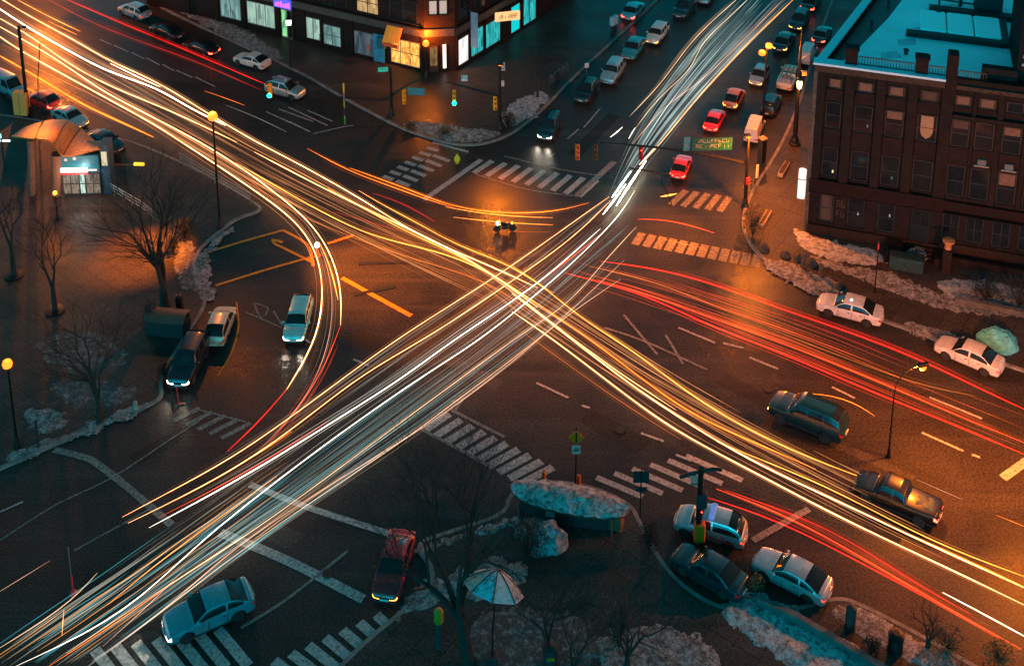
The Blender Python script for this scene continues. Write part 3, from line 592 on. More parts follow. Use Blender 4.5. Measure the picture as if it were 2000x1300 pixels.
window(nw, MR, .45, 2.3, .5, 3.6, lit_glass('white_shop_light', (.5, .5, .5), (1, .97, .95), 1.2, .8), 1, 1, M_TRIM)
window(nw, MR, 2.8, 5.1, .6, 3.6, gt, 2, 1, M_TRIM); window(nw, MR, 5.6, 8.4, .5, 3.4, gt, 1, 1, M_TRIM); window(nw, MR, 10.6, 12.4, .4, 3.7, glow('teal_light', (0, .6, .62), 1.1), 1, 1, M_TRIM)
window(nw, MR, 13.2, 15.8, .4, 3.7, gt, 2, 1, M_TRIM)
for u0, u1, g in ((5.8, 8.6, gc), (.8, 4.3, M_GLASS), (10, 13, M_GLASS), (14.5, 17.5, M_GLASS), (19, 22, M_GLASS), (23.5, 26.5, M_GLASS)): window(nw, ML, u0, u1, 5.75, 8.2, g, 2, 2)
window(nw, MC, .6, 1.45, 7.0, 8.6, glow('pale_curtain_light', (.9, .75, .65), .55), 1, 1); window(nw, MC, 1.7, 2.55, 7.0, 8.6, glow('pale_curtain_light', (.9, .75, .65), .55), 1, 1)
for u0 in (.8, 3.6, 6.6, 10, 13.4): window(nw, MR, u0, u0 + 2, 5.9, 8.2, M_GLASS, 2, 2)
# neon sign, orange awning, blue panel, banner, hanging sign
neon = empty('neon_sign', G(565, 30), NWA, 'small pink and blue neon sign board above the green-lit shop door', 'sign')
def local_box(parent, M, name, m, *bx):
    """boxes given in a facade's own frame, linked under a thing of their own"""
    b = MB(parent.matrix_basis.inverted() @ Matrix.Translation(NWO) @ Matrix.Rotation(NWA, 4, 'Z') @ M)
    for x in bx: b.box(*x)
    return b.build(name, m, parent)
neon.location = NWO + Matrix.Rotation(NWA, 3, 'Z') @ Vector((40 - 18.8, -.25, 4.0))
local_box(neon, ML, 'board', glow('blue_neon', (.10, .12, 1.0), 1.2), (17.6, 20.0, -.42, -.24, 4.05, 5.15))
local_box(neon, ML, 'neon_lettering', glow('pink_neon', (1, .10, .35), 2.2), *[(17.75 + .36 * k, 17.95 + .36 * k, -.45, -.425, 4.2, 4.85 - .12 * (k % 3)) for k in range(6)])
aw = empty('shop_awning', NWO + Matrix.Rotation(NWA, 3, 'Z') @ Vector((40 - 3.4, -.3, 3.4)), NWA, 'orange fabric awning over the yellow-lit grocery window', 'awning')
bb = MB(aw.matrix_basis.inverted() @ Matrix.Translation(NWO) @ Matrix.Rotation(NWA, 4, 'Z') @ ML)
bb.add([(2.6, -.23, 4.9), (4.6, -.23, 4.9), (4.6, -1.35, 3.35), (2.6, -1.15, 3.5), (2.6, -.23, 4.8), (4.6, -.23, 4.8), (4.6, -1.33, 3.28), (2.6, -1.13, 3.42)], [(0, 1, 2, 3), (7, 6, 5, 4), (0, 3, 7, 4), (1, 5, 6, 2), (3, 2, 6, 7), (0, 4, 5, 1)])
bb.build('fabric', mat('orange_canvas', (.85, .30, .03), .8, var=.15), aw)
local_box(aw, ML, 'valance', mat('red_canvas', (.75, .08, .02), .8), (2.65, 4.55, -1.32, -1.2, 2.9, 3.3))
bp = empty('display_panel', NWO + Matrix.Rotation(NWA, 3, 'Z') @ Vector((40 - 5.4, -.6, .12)), NWA, 'leaning blue hoarding panel between the poster window and the orange awning', 'panel')
local_box(bp, ML, 'panel', mat('blue_hoarding', (.03, .22, .34), .6, var=.4, scale=1.5, ), (4.9, 6.3, -.5, -.36, .3, 3.6)); [local_box(bp, ML, 'foot', M_DARK, (x_, x_ + .15, -.7, -.2, .12, .3)) for x_ in (5.0, 6.0)]
local_box(bp, ML, 'hood', mat('teal_board', (.02, .10, .12), .6), (4.6, 5.6, -.9, -.52, 2.2, 3.5))
pz = MB(ML); glyphs(pz, 7.0, 7.7, 1.0, 2.0, 1, -.16, 3, .14); pz.build('window_lettering', mat('red_poster', (.7, .09, .05), .6), nw)
bn = empty('banner', NWO + Matrix.Rotation(NWA, 3, 'Z') @ (MR @ Vector((2.6, -.5, 2.2))), NWA, 'tall grey vertical banner fixed to the wall between the white and teal shop windows', 'banner')
local_box(bn, MR, 'cloth', mat('banner_cloth', (.30, .30, .36), .7, var=.35, scale=1.2, ), (2.5, 2.56, -1.25, -.3, 2.2, 6.3)); local_box(bn, MR, 'pole', M_STEEL, (2.49, 2.57, -1.3, -.02, 6.304, 6.37), (2.49, 2.57, -1.3, -.02, 2.13, 2.196))
hs = empty('hanging_sign', NWO + Matrix.Rotation(NWA, 3, 'Z') @ (MR @ Vector((8.2, -1, 3.6))), NWA, 'glowing orange shop sign with red lettering hanging out over the pavement', 'sign')
pS = NWO + Matrix.Rotation(NWA, 3, 'Z') @ (MR @ Vector((7.6, -1.7, 0)))
hM = hs.matrix_basis.inverted() @ Matrix.Translation((pS.x, pS.y, 0)) @ Matrix.Rotation(R(14), 4, 'Z')
MB(hM).rbox(-1.45, 1.45, -.14, .14, 3.7, 4.75, .05).build('case', glow('orange_sign_light', (1, .55, .22), 1.25), hs)
bb = MB(hM); glyphs(bb, -1.2, 1.2, 3.98, 4.5, 7, -.141, 11, .07); bb.build('sign_lettering', glow('red_lettering', (.55, .08, .02), .5), hs)
bb = MB(hM); bb.box(-.05, .05, .145, 1.7, 4.1, 4.2); bb.build('bracket', M_BLACK, hs)

# ================================================================== VEHICLES
def lerp_t(x, tab):
    if x <= tab[0][0]: return tab[0][1]
    for (a, p), (b, q) in zip(tab, tab[1:]):
        if x <= b:
            t = (x - a) / (b - a); t = t * t * (3 - 2 * t) * .6 + t * .4; return p + (q - p) * t
    return tab[-1][1]
#        L    W   belt table (from tail to nose)                                   cabin table                                                              B pillar, wheel r, rear/front axle
KINDS = {
 'sedan':     (4.75, .92, [(-2.37, .86), (-2.2, .98), (-1.4, 1.0), (.8, .95), (1.6, .86), (2.2, .74), (2.37, .62)], [(-1.85, 0), (-1.0, .42), (-.55, .47), (.1, .48), (.35, .44), (1.15, 0)], (-.25,), .33, -1.38, 1.42, .2),
 'coupe':     (4.55, .92, [(-2.27, .84), (-2.1, .97), (-1.2, .99), (.7, .93), (1.5, .84), (2.1, .72), (2.27, .6)], [(-2.0, 0), (-1.0, .36), (-.5, .42), (.0, .43), (.2, .39), (1.0, 0)], (-.75,), .34, -1.3, 1.35, .18),
 'hatchback': (4.1, .88, [(-2.05, .80), (-1.95, .95), (-1.2, .98), (.8, .96), (1.4, .87), (1.9, .74), (2.05, .62)], [(-2.0, 0), (-1.55, .42), (-1.1, .52), (.1, .54), (.35, .49), (1.15, 0)], (-.2,), .32, -1.2, 1.3, .2),
 'wagon':     (4.7, .93, [(-2.35, .84), (-2.25, 1.0), (-1.4, 1.02), (.9, .98), (1.6, .9), (2.2, .78), (2.35, .66)], [(-2.3, 0), (-1.95, .46), (-1.5, .56), (.3, .58), (.55, .52), (1.3, 0)], (-.15, -1.15), .35, -1.4, 1.45, .24),
 'suv':       (4.8, .97, [(-2.4, .95), (-2.3, 1.14), (-1.4, 1.16), (.9, 1.12), (1.7, 1.06), (2.25, .94), (2.4, .8)], [(-2.35, 0), (-2.1, .54), (-1.6, .66), (.3, .68), (.5, .62), (1.15, 0)], (-.15, -1.2), .39, -1.4, 1.48, .3),
 'van':       (5.6, 1.0, [(-2.8, 1.1), (-2.75, 1.2), (-1.4, 1.22), (1.4, 1.2), (2.1, 1.12), (2.65, .98), (2.8, .8)], [(-2.78, 0), (-2.66, 1.0), (-2.2, 1.08), (1.1, 1.1), (1.35, 1.0), (2.2, 0)], (.35,), .36, -1.7, 1.85, .28),
 'pickup':    (5.3, .98, [(-2.65, .95), (-2.55, 1.12), (-1.4, 1.13), (.9, 1.12), (1.8, 1.06), (2.45, .94), (2.65, .8)], [(-.75, 0), (-.55, .52), (-.2, .62), (.6, .63), (.8, .57), (1.4, 0)], (.15,), .39, -1.6, 1.7, .32),
}
MESHES = {}
def car_meshes(kind):
    if kind in MESHES: return MESHES[kind]
    L, Wd, belt, cab, bp, wr, xr, xf, zs = KINDS[kind]; h = L / 2
    Hc = max(c for _, c in cab); xs = []
    N = 84
    for i in range(N + 1):
        t = i / N; xs.append(-h + L * (t - .035 * math.sin(4 * math.pi * t) * .0 ))
    xs = sorted(set([-h, -h + .02, -h + .05, -h + .1] + xs[2:-2] + [h - .1, h - .05, h - .02, h]))
    nA, nB, nC = 12, 7, 8
    def section(x):
        ax = abs(x) / h; w = Wd * (1 - (.16 if x > 0 else .10) * ax ** 5)
        e = min(1, (h - abs(x)) / .20); r = math.sqrt(max(0, 1 - (1 - e) ** 2)); w *= .82 + .18 * r
        hb = lerp_t(x, belt); c = lerp_t(x, cab); zb = zs + .1 * (1 - r) + .04 * ax ** 4; top = hb - .10 * (1 - r)
        if kind == 'van': w = Wd * (.9 + .1 * r) * (1 - .08 * max(0, x / h) ** 5)
        pts = []
        for k in range(nA + 1):
            t = k / nA; z = zb + (top - zb) * t
            b = 1 - .10 * (1 - t) ** 2.2 - .05 * t ** 3 + (.012 if abs(t - .72) < .05 else 0); pts.append((w * b, z, 0))
        yb = w * .95; k_t = .30 if kind != 'van' else .12
        yr = max(yb - .05 - k_t * c, .3); zr = top + .03 + c
        for k in range(1, nB + 1):
            t = k / nB; y = yb + (yr - yb) * (t + .10 * math.sin(math.pi * t) * (-1)); pts.append((y, top + (zr - top) * t, 1))
        cr = .05 + .02 * min(1, c / Hc)
        for k in range(1, nC + 1):
            t = k / nC; pts.append((yr * (1 - t), zr + cr * (1 - (1 - t) ** 2.4), 2))
        return pts, c, hb, zb
    secs = [section(x) for x in xs]; n = nA + nB + nC + 1
    V = []; 
    for x, (pts, c, hb, zb) in zip(xs, secs):
        for sg in (1, -1):
            for y, z, _ in pts:
                xx, zz = x, z
                if z < .95:
                    for xw in (xr, xf):
                        d = math.hypot(xx - xw, zz - wr); Ra = wr + .07
                        if abs(d - Ra) < .055 and d > 0: xx, zz = xw + (xx - xw) * Ra / d, wr + (zz - wr) * Ra / d
                V.append((xx, sg * y, zz))
    parts = {}
    def put(part, face):
        parts.setdefault(part, []).append(face)
    xcow = max(x for x, c in cab); xrf = max(x for x, c in cab if c > .8 * Hc); xrr = min(x for x, c in cab if c > .8 * Hc); xtl = min(x for x, c in cab)
    for i in range(len(xs) - 1):
        xm = (xs[i] + xs[i + 1]) / 2; c = lerp_t(xm, cab)
        for s in (0, 1):
            for k in range(n - 1):
                a = (i * 2 + s) * n + k; b = ((i + 1) * 2 + s) * n + k; f = (a, b, b + 1, a + 1)
                zm = sum(V[q][2] for q in f) / 4; cx = sum(V[q][0] for q in f) / 4
                if k < nA and min(math.hypot(cx - xr, zm - wr), math.hypot(cx - xf, zm - wr)) < wr + .055: continue
                part = 'body'
                if k >= nA + nB - 1:
                    j = k - nA - nB
                    if xrf + .05 < xm < xcow - .10 and j >= 0: part = 'windscreen'
                    elif kind not in ('van',) and xtl + .12 < xm < xrr - .03 and j >= 0: part = 'rear_window'
                elif k >= nA:
                    if 1 <= k - nA <= nB - 2 and c > .3 * Hc and not any(abs(xm - q) < .06 for q in bp) and (kind != 'van' or xm > .4): part = 'side_window'
                else:
                    if xm > h - .14 and nA - 5 <= k <= nA - 2: part = 'headlight'
                    if xm < -h + .18 and nA - 4 <= k <= nA - 2: part = 'tail_light'
                    if k < 2 and part == 'body': part = 'side_skirt'
                put((part, s) if part in ('headlight', 'tail_light', 'side_window') else part, f)
    # end caps as a grid
    M = 12
    for ei, (i, x) in enumerate(((0, -h), (len(xs) - 1, h))):
        pts = secs[i][0]; base = len(V)
        for y, z, _ in pts:
            for q in range(M + 1): V.append((x + (1 if x > 0 else -1) * .05 * (1 - (2 * q / M - 1) ** 2), y * (1 - 2 * q / M), z))
        for k in range(n - 1):
            for q in range(M):
                f = (base + k * (M + 1) + q, base + k * (M + 1) + q + 1, base + (k + 1) * (M + 1) + q + 1, base + (k + 1) * (M + 1) + q)
                out = abs(q + .5 - M / 2) / (M / 2); side = 0 if q < M / 2 else 1; part = 'body'
                if x > 0:
                    if nA - 5 <= k <= nA - 2 and out > .48: part = ('headlight', side)
                    elif nA - 5 <= k <= nA - 2 and out < .46: part = 'grille'
                    elif 1 <= k <= 2 and out < .7: part = 'grille'
                else:
                    if nA - 4 <= k <= nA - 2 and out > .6: part = ('tail_light', side)
                    elif k < 2: part = 'side_skirt'
                put(part, f)
    out = []
    for part, faces in parts.items():
        used = sorted({q for f in faces for q in f}); ix = {q: j for j, q in enumerate(used)}; nm = part[0] if isinstance(part, tuple) else part
        b = MB().add([V[q] for q in used], [tuple(ix[q] for q in f) for f in faces]); me = b.mesh(nm); me.materials.append(None)
        me.polygons.foreach_set('use_smooth', [True] * len(me.polygons)); me.set_sharp_from_angle(angle=R(50)); out.append((nm, me, None))
    def add(nm, b, smooth=True):
        me = b.mesh(nm); me.materials.append(None)
        if smooth: me.polygons.foreach_set('use_smooth', [True] * len(me.polygons)); me.set_sharp_from_angle(angle=R(35))
        return me
    out.append(('underbody', add('underbody', MB().box(-h + .25, h - .25, -Wd + .2, Wd - .2, zs - .03, .72), False), None))
    tw = .1
    tyre = add('tyre', MB().lathe([(wr * .62, -tw), (wr * .93, -tw), (wr, -tw + .03), (wr, tw - .03), (wr * .93, tw), (wr * .62, tw)], (0, 0, 0), 20, 'y'))
    rb = MB().lathe([(wr * .62, -tw * .8), (wr * .64, -tw * .98), (wr * .56, -tw * .98), (wr * .54, -tw * .4), (.02, -tw * .4)], (0, 0, 0), 20, 'y')
    for k in range(5):
        a = 2 * math.pi * k / 5; rb.add([(math.cos(a + d) * r_, -tw * q, math.sin(a + d) * r_) for q in (.9, .4) for r_, d in ((.05, -.5), (.05, .5), (wr * .58, .16), (wr * .58, -.16))], [(0, 1, 2, 3), (7, 6, 5, 4), (0, 4, 5, 1), (1, 5, 6, 2), (2, 6, 7, 3), (3, 7, 4, 0)])
    rim = add('rim', rb)
    for x in (xr, xf):
        for sgn in (-1, 1): out.append(('tyre', tyre, (x, sgn * (Wd - .15), wr, sgn, rim)))
    for sgn in (1, -1):
        for q in sorted(set(list(bp) + [bp[0] + 1.0, bp[0] - .95])):
            if not (xr + .1 < q < xf - .1): continue
            zt_ = lerp_t(q, belt) - .05; out.append(('door_seam', add('door_seam', MB().box(q - .012, q + .012, min(sgn * (Wd * .93), sgn * (Wd * .985)), max(sgn * (Wd * .93), sgn * (Wd * .985)), zs + .18, zt_), False), None))
        for q in (bp[0] + .12, bp[0] - .75):
            if xr < q < xf: z_ = lerp_t(q, belt) - .17; out.append(('door_handle', add('door_handle', MB().box(q, q + .17, min(sgn * Wd * .95, sgn * Wd * 1.01), max(sgn * Wd * .95, sgn * Wd * 1.01), z_, z_ + .035), False), None))
    xm_ = [c[0] for c in cab][-1] - .35; zb_ = lerp_t(xm_, belt)
    for sgn in (1, -1):
        b = MB().rbox(xm_ - .07, xm_ + .09, min(sgn * (Wd - .02), sgn * (Wd + .18)), max(sgn * (Wd - .02), sgn * (Wd + .18)), zb_ + .02, zb_ + .17, .03); out.append(('wing_mirror', add('wing_mirror', b, False), None))
    zt = lerp_t(-h, belt)
    out.append(('number_plate', add('number_plate', MB().box(-h - .085, -h - .055, -.26, .26, zt - .34, zt - .2), False), None))
    out.append(('number_plate', add('number_plate', MB().box(h + .055, h + .085, -.26, .26, zs + .2, zs + .32), False), None))
    out.append(('front_bumper', add('front_bumper', MB().rbox(h - .12, h + .075, -Wd * .72, Wd * .72, zs + .06, zs + .13, .02), False), None))
    MESHES[kind] = out
    return out
M_HEAD_OFF = mat('clear_lamp_lens', (.42, .42, .42), .12, var=.3, scale=14, metal=.5)
M_HEAD_ON = glow('lit_headlight', (1, .92, .80), 14)
M_HEAD_AMBER = glow('amber_headlight', (1, .45, .06), 5)
M_TAIL_OFF = mat('red_lamp_lens', (.22, .012, .012), .2, var=.3, scale=14, emit=.05, ecol=(1, .03, .02))
M_TAIL_ON = glow('lit_tail_light', (1, .03, .015), 30)
M_TAIL_DIM = glow('dim_tail_light', (1, .10, .06), 1.1)
M_PLATE = mat('number_plate', (.55, .56, .54), .5, var=.25, scale=20)
def paint(name, col, metal=.25, rough=.32): return mat(name + '_car_paint', col, rough, metal, var=.22, scale=2.2, coat=.7)
P_WHITE = paint('white', (.50, .47, .46), .05); P_PINK = paint('off_white', (.58, .47, .42), 0); P_SILVER = paint('silver', (.36, .37, .38), .55); P_TEAL = paint('teal', (.03, .22, .25), .4)
P_BLUE = paint('blue', (.05, .27, .33), .35); P_DARK = paint('dark_blue', (.012, .022, .03), .4); P_BLACK = paint('black', (.005, .0055, .006), .1); P_RED = paint('red', (.62, .015, .018), .05); P_TAN = paint('cream', (.52, .40, .28), .05)
P_RED2 = paint('bright_red', (.80, .012, .008), .05); P_NIGHT = paint('deep_teal', (.004, .028, .034), .3); P_ORANGE = paint('orange', (.55, .10, .015), .1)
def car(kind, px, py, dx, dy, pm, label, cat, head=None, tail=None, scale=1., roof=None, group=None, name=None, zc=.65, beam=0):
    p = G(px, py, zc); ang = heading(px, py, dx, dy)
    root = empty(name or {'sedan': 'sedan_car', 'coupe': 'coupe_car', 'hatchback': 'hatchback_car', 'wagon': 'estate_car', 'suv': 'off_road_car', 'van': 'panel_van', 'pickup': 'pickup_truck'}[kind], (p.x, p.y, .008), ang, label, cat, group)
    root.scale = (scale,) * 3
    MM = {'body': pm, 'windscreen': M_GLASS, 'rear_window': M_GLASS, 'side_window': M_GLASS, 'headlight': head or M_HEAD_OFF, 'tail_light': tail or M_TAIL_OFF, 'grille': M_DARK, 'side_skirt': M_DARK, 'underbody': M_BLACK, 'wing_mirror': pm, 'door_seam': M_BLACK, 'door_handle': M_DARK, 'number_plate': M_PLATE, 'front_bumper': M_DARK}
    def link(nm, me, m, par):
        o = bpy.data.objects.new(nm, me); COL.objects.link(o); o.parent = par
        o.material_slots[0].link = 'OBJECT'; o.material_slots[0].material = m; return o
    for nm, me, ex in car_meshes(kind):
        if nm == 'tyre':
            w = link('wheel', me, M_TYRE, root); w.location = ex[:3]; w.rotation_euler = (0, rnd.random() * 6, math.pi if ex[3] > 0 else 0); link('rim', ex[4], M_RIM, w)
        else: link(nm, me, MM[nm], root)
    if beam:
        h = KINDS[kind][0] / 2
        for y in (-.6, .6):
            l = bpy.data.lights.new('headlight_beam', 'SPOT'); l.energy = beam; l.color = (1, .86, .66); l.spot_size = R(62); l.spot_blend = .8; l.shadow_soft_size = .06
            o = bpy.data.objects.new('headlight_beam', l); COL.objects.link(o); o.parent = root; o.location = (h + .12, y, .66); o.rotation_euler = (R(90 - 9), 0, R(-90))
    return root
def on_roof(root, name, m, pts_z, h=.1, d=.12):
    """snow or a tarpaulin lying on a car: a lumpy patch in the car's own frame"""
    x0, x1, y0, y1, z = pts_z; b = MB(); vs = []; fs = []; nx, ny = int((x1 - x0) / d) + 2, int((y1 - y0) / d) + 2
    for j in range(ny):
        for i in range(nx):
            u, v = i / (nx - 1), j / (ny - 1); q = Vector((u * 4, v * 4, len(root.children))); e = min(1, 4 * min(u, 1 - u)) * min(1, 4 * min(v, 1 - v))
            vs.append((x0 + (x1 - x0) * (u + .05 * noise.noise(q)), y0 + (y1 - y0) * v, z + h * e * (.7 + .5 * noise.noise(q * 1.7)) - .05 * (2 * v - 1) ** 2))
    for j in range(ny - 1):
        for i in range(nx - 1): a = j * nx + i; fs.append((a, a + 1, a + nx + 1, a + nx))
    return b.add(vs, fs).build(name, m, root, smooth=True)

c = car('sedan', 1660, 602, -1, -.27, P_WHITE, 'white sedan with a bright dot of light on its roof, below the brown building', 'car', tail=M_TAIL_OFF, scale=1.05)
MB().lathe([(.10, 0), (.10, .07), (.04, .12)], (-.1, .25, 1.52), 10).build('roof_lamp', glow('roof_lamp_light', (1, .9, .8), 3.), c)
car('sedan', 1893, 692, -1, -.42, P_WHITE, 'white sedan parked beside the crumpled teal tarpaulin', 'car', tail=M_TAIL_DIM, scale=1.02)
c = car('coupe', 1546, 1121, -1, -.52, P_SILVER, 'silver-grey coupe with red tail lamps parked on the verge beside the snow bank', 'car', tail=M_TAIL_DIM, scale=1.03)
car('sedan', 1385, 1112, -1, -.58, P_NIGHT, 'dark teal sedan parked under the crossbar post, next to the silver coupe', 'car', tail=M_TAIL_OFF, scale=.98)
c = car('hatchback', 1388, 1026, -1, -.30, P_SILVER, 'pale hatchback with red and blue trim behind the crossbar post', 'car', tail=M_TAIL_DIM, scale=1.08)
b = MB(); b.box(-1.5, 1.2, -.945, -.925, .62, .70); b.box(-1.5, 1.2, .925, .945, .62, .70); b.build('red_stripe', mat('red_stripe', (.7, .03, .02), .4), c)
b = MB(); b.rbox(-.25, .05, -.6, .6, 1.58, 1.72, .04); b.build('roof_light_bar', mat('blue_light_bar', (.05, .12, .4), .2, emit=.4, ecol=(.2, .4, 1)), c)
c = car('coupe', 408, 1192, -1, .42, P_BLUE, 'teal-blue coupe with lit headlamps driving onto the lower left crossing', 'car', head=M_HEAD_ON, beam=260, scale=1.12)
c = car('sedan', 770, 1100, -.30, 1, P_RED, 'red sedan with amber lamps and a lump of snow on its roof', 'car', head=M_HEAD_AMBER, scale=.98)
on_roof(c, 'snow_patch', M_SNOW2, (-1.2, -.5, .05, .6, 1.47), .16)
c = car('wagon', 583, 622, -.28, 1, paint('pale_teal', (.16, .48, .48), .2), 'pale teal estate car with bright white headlamps leaving the curved slip lane', 'car', head=M_HEAD_ON, beam=260, scale=.98)
c = car('suv', 369, 705, -.50, 1, P_DARK, 'black off-road car with lit headlamps parked nose out by the plaza kerb', 'car', head=M_HEAD_ON, beam=160)
c = car('hatchback', 430, 634, .38, -1, P_TAN, 'cream hatchback parked behind the black off-road car', 'car', scale=1.02)
car('hatchback', 557, 174, 1, .26, P_SILVER, 'silver hatchback on the avenue behind the leftmost green signal', 'car', head=M_HEAD_OFF, scale=1.08)
car('coupe', 492, 117, -1, -.30, P_PINK, 'off-white coupe parked at the avenue kerb near the square white lamp', 'car', scale=.98)
car('wagon', 262, 22, -1, -.40, P_SILVER, 'silver estate car parked at the top left beside the snow bank', 'car', tail=M_TAIL_DIM)
car('sedan', 325, 60, -1, -.40, P_BLACK, 'black sedan parked between the silver estate car and the car with red tail lamps', 'car')
car('sedan', 392, 92, -1, -.36, P_BLACK, 'black sedan with glowing red tail lamps parked beside the snow bank', 'car', tail=M_TAIL_ON)
car('van', 12, 168, 1, .5, P_SILVER, 'grey van cut off by the picture edge beside the tan cabinet', 'van', scale=.85)
car('hatchback', 84, 196, -1, -.45, P_RED, 'dark red hatchback with lit tail lamps behind the tall bare pole', 'car', tail=M_TAIL_ON)
car('sedan', 136, 228, 1, .5, P_SILVER, 'grey-blue sedan with lit headlamps just above the kiosk roof', 'car', head=M_HEAD_AMBER, scale=.95)
car('sedan', 205, 275, 1, .45, P_DARK, 'dark blue sedan half hidden behind the kiosk', 'car', scale=.95)
car('suv', 1074, 247, -.55, 1, P_DARK, 'dark blue off-road car with lit headlamps waiting at the side street stop line', 'car', head=M_HEAD_ON, beam=260, scale=.88)
car('hatchback', 1146, 176, -.72, 1, P_BLACK, 'black hatchback parked in front of the pale off-road car on the side street', 'car', head=M_HEAD_OFF)
car('suv', 1197, 141, -.72, 1, P_SILVER, 'pale blue-white off-road car parked in the side street row', 'car', head=M_HEAD_OFF, scale=.95)
car('sedan', 1238, 93, -.75, 1, P_TEAL, 'teal sedan parked bumper to bumper with the white estate car on the side street', 'car')
car('wagon', 1284, 65, -.8, 1, P_PINK, 'white estate car with one warm headlamp parked on the side street', 'car', head=M_HEAD_AMBER, scale=.95)
car('suv', 1337, 16, -.8, 1, P_DARK, 'dark blue off-road car parked near the top of the side street', 'car')
car('sedan', 1237, 20, .75, -1, P_BLUE, 'blue sedan with red tail lamps on the side street pavement by the shops', 'car', tail=M_TAIL_ON)
car('sedan', 1382, -12, -.8, 1, P_SILVER, 'silver car cut by the top edge in the side street row', 'car')
car('coupe', 1331, 322, .40, -1, P_RED2, 'red coupe with glowing tail lamps stopped under the long signal arm', 'car', tail=M_TAIL_ON, scale=.84)
car('sedan', 1396, 232, .52, -1, P_RED2, 'bright red sedan stopped left of the white van', 'car', tail=M_TAIL_ON, scale=.86)
car('hatchback', 1434, 190, .55, -1, P_ORANGE, 'orange-red hatchback queuing ahead of the bright red sedan', 'car', tail=M_HEAD_AMBER, scale=.95)
car('hatchback', 1484, 146, -.62, 1, P_SILVER, 'grey hatchback with amber lamps below the twin orange street lamps', 'car', head=M_HEAD_AMBER, scale=.92)
car('sedan', 1532, 80, .62, -1, P_BLACK, 'black sedan just above the twin orange street lamps', 'car', tail=M_HEAD_AMBER)
car('suv', 1562, 40, -.7, 1, P_DARK, 'dark off-road car with amber lamps at the top right of the side street', 'car', head=M_HEAD_AMBER, scale=.9)
car('sedan', 1606, 66, .6, -1, P_DARK, 'dark blue sedan parked against the brown building near its roof edge', 'car', tail=M_TAIL_ON, scale=.9)
car('sedan', 1585, 4, .65, -1, P_BLACK, 'black sedan with a red tail light strip cut by the top edge', 'car', tail=M_TAIL_ON)
car('van', 1474, 246, .40, -1, P_PINK, 'white delivery van parked at the east kerb of the side street', 'van', scale=.74, zc=1.)
car('suv', 1506, 203, .5, -1, P_DARK, 'dark off-road car between the white van and the snow-covered truck', 'car', scale=.85)
c = car('pickup', 1541, 152, .5, -1, P_TAN, 'pale pickup heaped with snow and timber below the globe lamp', 'truck', scale=.98)
on_roof(c, 'snow_load', M_SNOW2, (-2.5, -.9, -.85, .85, 1.15), .5)
b = MB(); [b.box(-2.5, .4, -.5 + .45 * k, -.4 + .45 * k, 1.85 + .05 * k, 1.95 + .05 * k) for k in range(3)]; b.build('timber', mat('pale_timber', (.35, .22, .12), .8, var=.4), c)
car('van', 1578, 100, .55, -1, P_PINK, 'pinkish box van parked beside the brown building', 'van', scale=.72, zc=1.)
c = car('suv', 1578, 815, -1, -.42, P_NIGHT, 'dark teal off-road car driving along the right-hand avenue below the orange lamp', 'car', head=M_HEAD_AMBER, scale=1.12)
c = car('pickup', 1752, 972, -1, -.42, P_BLACK, 'black pickup truck driving between the light streaks at the lower right', 'truck', tail=M_TAIL_ON, scale=1.02)
on_roof(c, 'bed_cover', mat('blue_tarpaulin', (.03, .07, .09), .5, var=.3), (-2.55, -.85, -.85, .85, 1.14), .12)

# ================================================================== STREET LAMPS
def lamp_light(parent, loc, power, col=SODIUM, r=.18, spot=None):
    l = bpy.data.lights.new('lamp_light', 'SPOT' if spot else 'POINT'); l.energy = power; l.color = col; l.shadow_soft_size = r
    if spot: l.spot_size = R(spot); l.spot_blend = 1
    o = bpy.data.objects.new('lamp_light', l); COL.objects.link(o); o.parent = parent; o.location = loc; return o
def aimed_fill(parent, loc, target, power, size=80, col=SODIUM):
    """spot added at a luminaire, aimed at ground its own light leaves too dim"""
    o = lamp_light(parent, loc, power, col, .3, size); d = G(*target) - (parent.location + Vector(loc)); o.rotation_euler = d.to_track_quat('-Z', 'Y').to_euler(); return o
M_BULB = glow('sodium_bulb', (1, .17, .011), 3.6)
M_BULB2 = glow('small_sodium_bulb', (1, .22, .02), 5)
M_WBULB = glow('white_bulb', (1, .95, .88), 6)
GL = 'street lamps round the crossing'
def pole(root, h, r0=.13, r1=.07, m=None, base=True):
    MB().tube([(0, 0, 0), (0, 0, h * .5), (0, 0, h)], lambda t: r0 + (r1 - r0) * t, 10).build('pole', m or M_BLACK, root, smooth=True)
    if base: MB().lathe([(r0 * 2.3, 0), (r0 * 2.3, .12), (r0 * 1.6, .25), (r0 * 1.4, .7), (r0, .8)], n=10).build('base', m or M_BLACK, root, smooth=True)
def post_lamp(px, py, h, label, power, bulb=M_BULB, rb=.30, z=.14, lean=(0, 0), m=None, pole_r=.13):
    root = empty('street_lamp', G(px, py, z), 0, label, 'street lamp', GL); pole(root, h, pole_r, pole_r * .6, m)
    MB().lathe([(.06, -.12), (.14, -.02), (.16, .02)], (0, 0, h), 10).build('lamp_holder', M_BLACK, root)
    MB().lathe([(rb * .4, 0), (rb * .85, rb * .35), (rb, rb * .95), (rb * .8, rb * 1.55), (rb * .3, rb * 1.9)], (0, 0, h + .03), 14).build('globe', bulb, root, smooth=True)
    lamp_light(root, (0, -.0, h + .03 + rb * 2 + .22), power, r=.2); return root
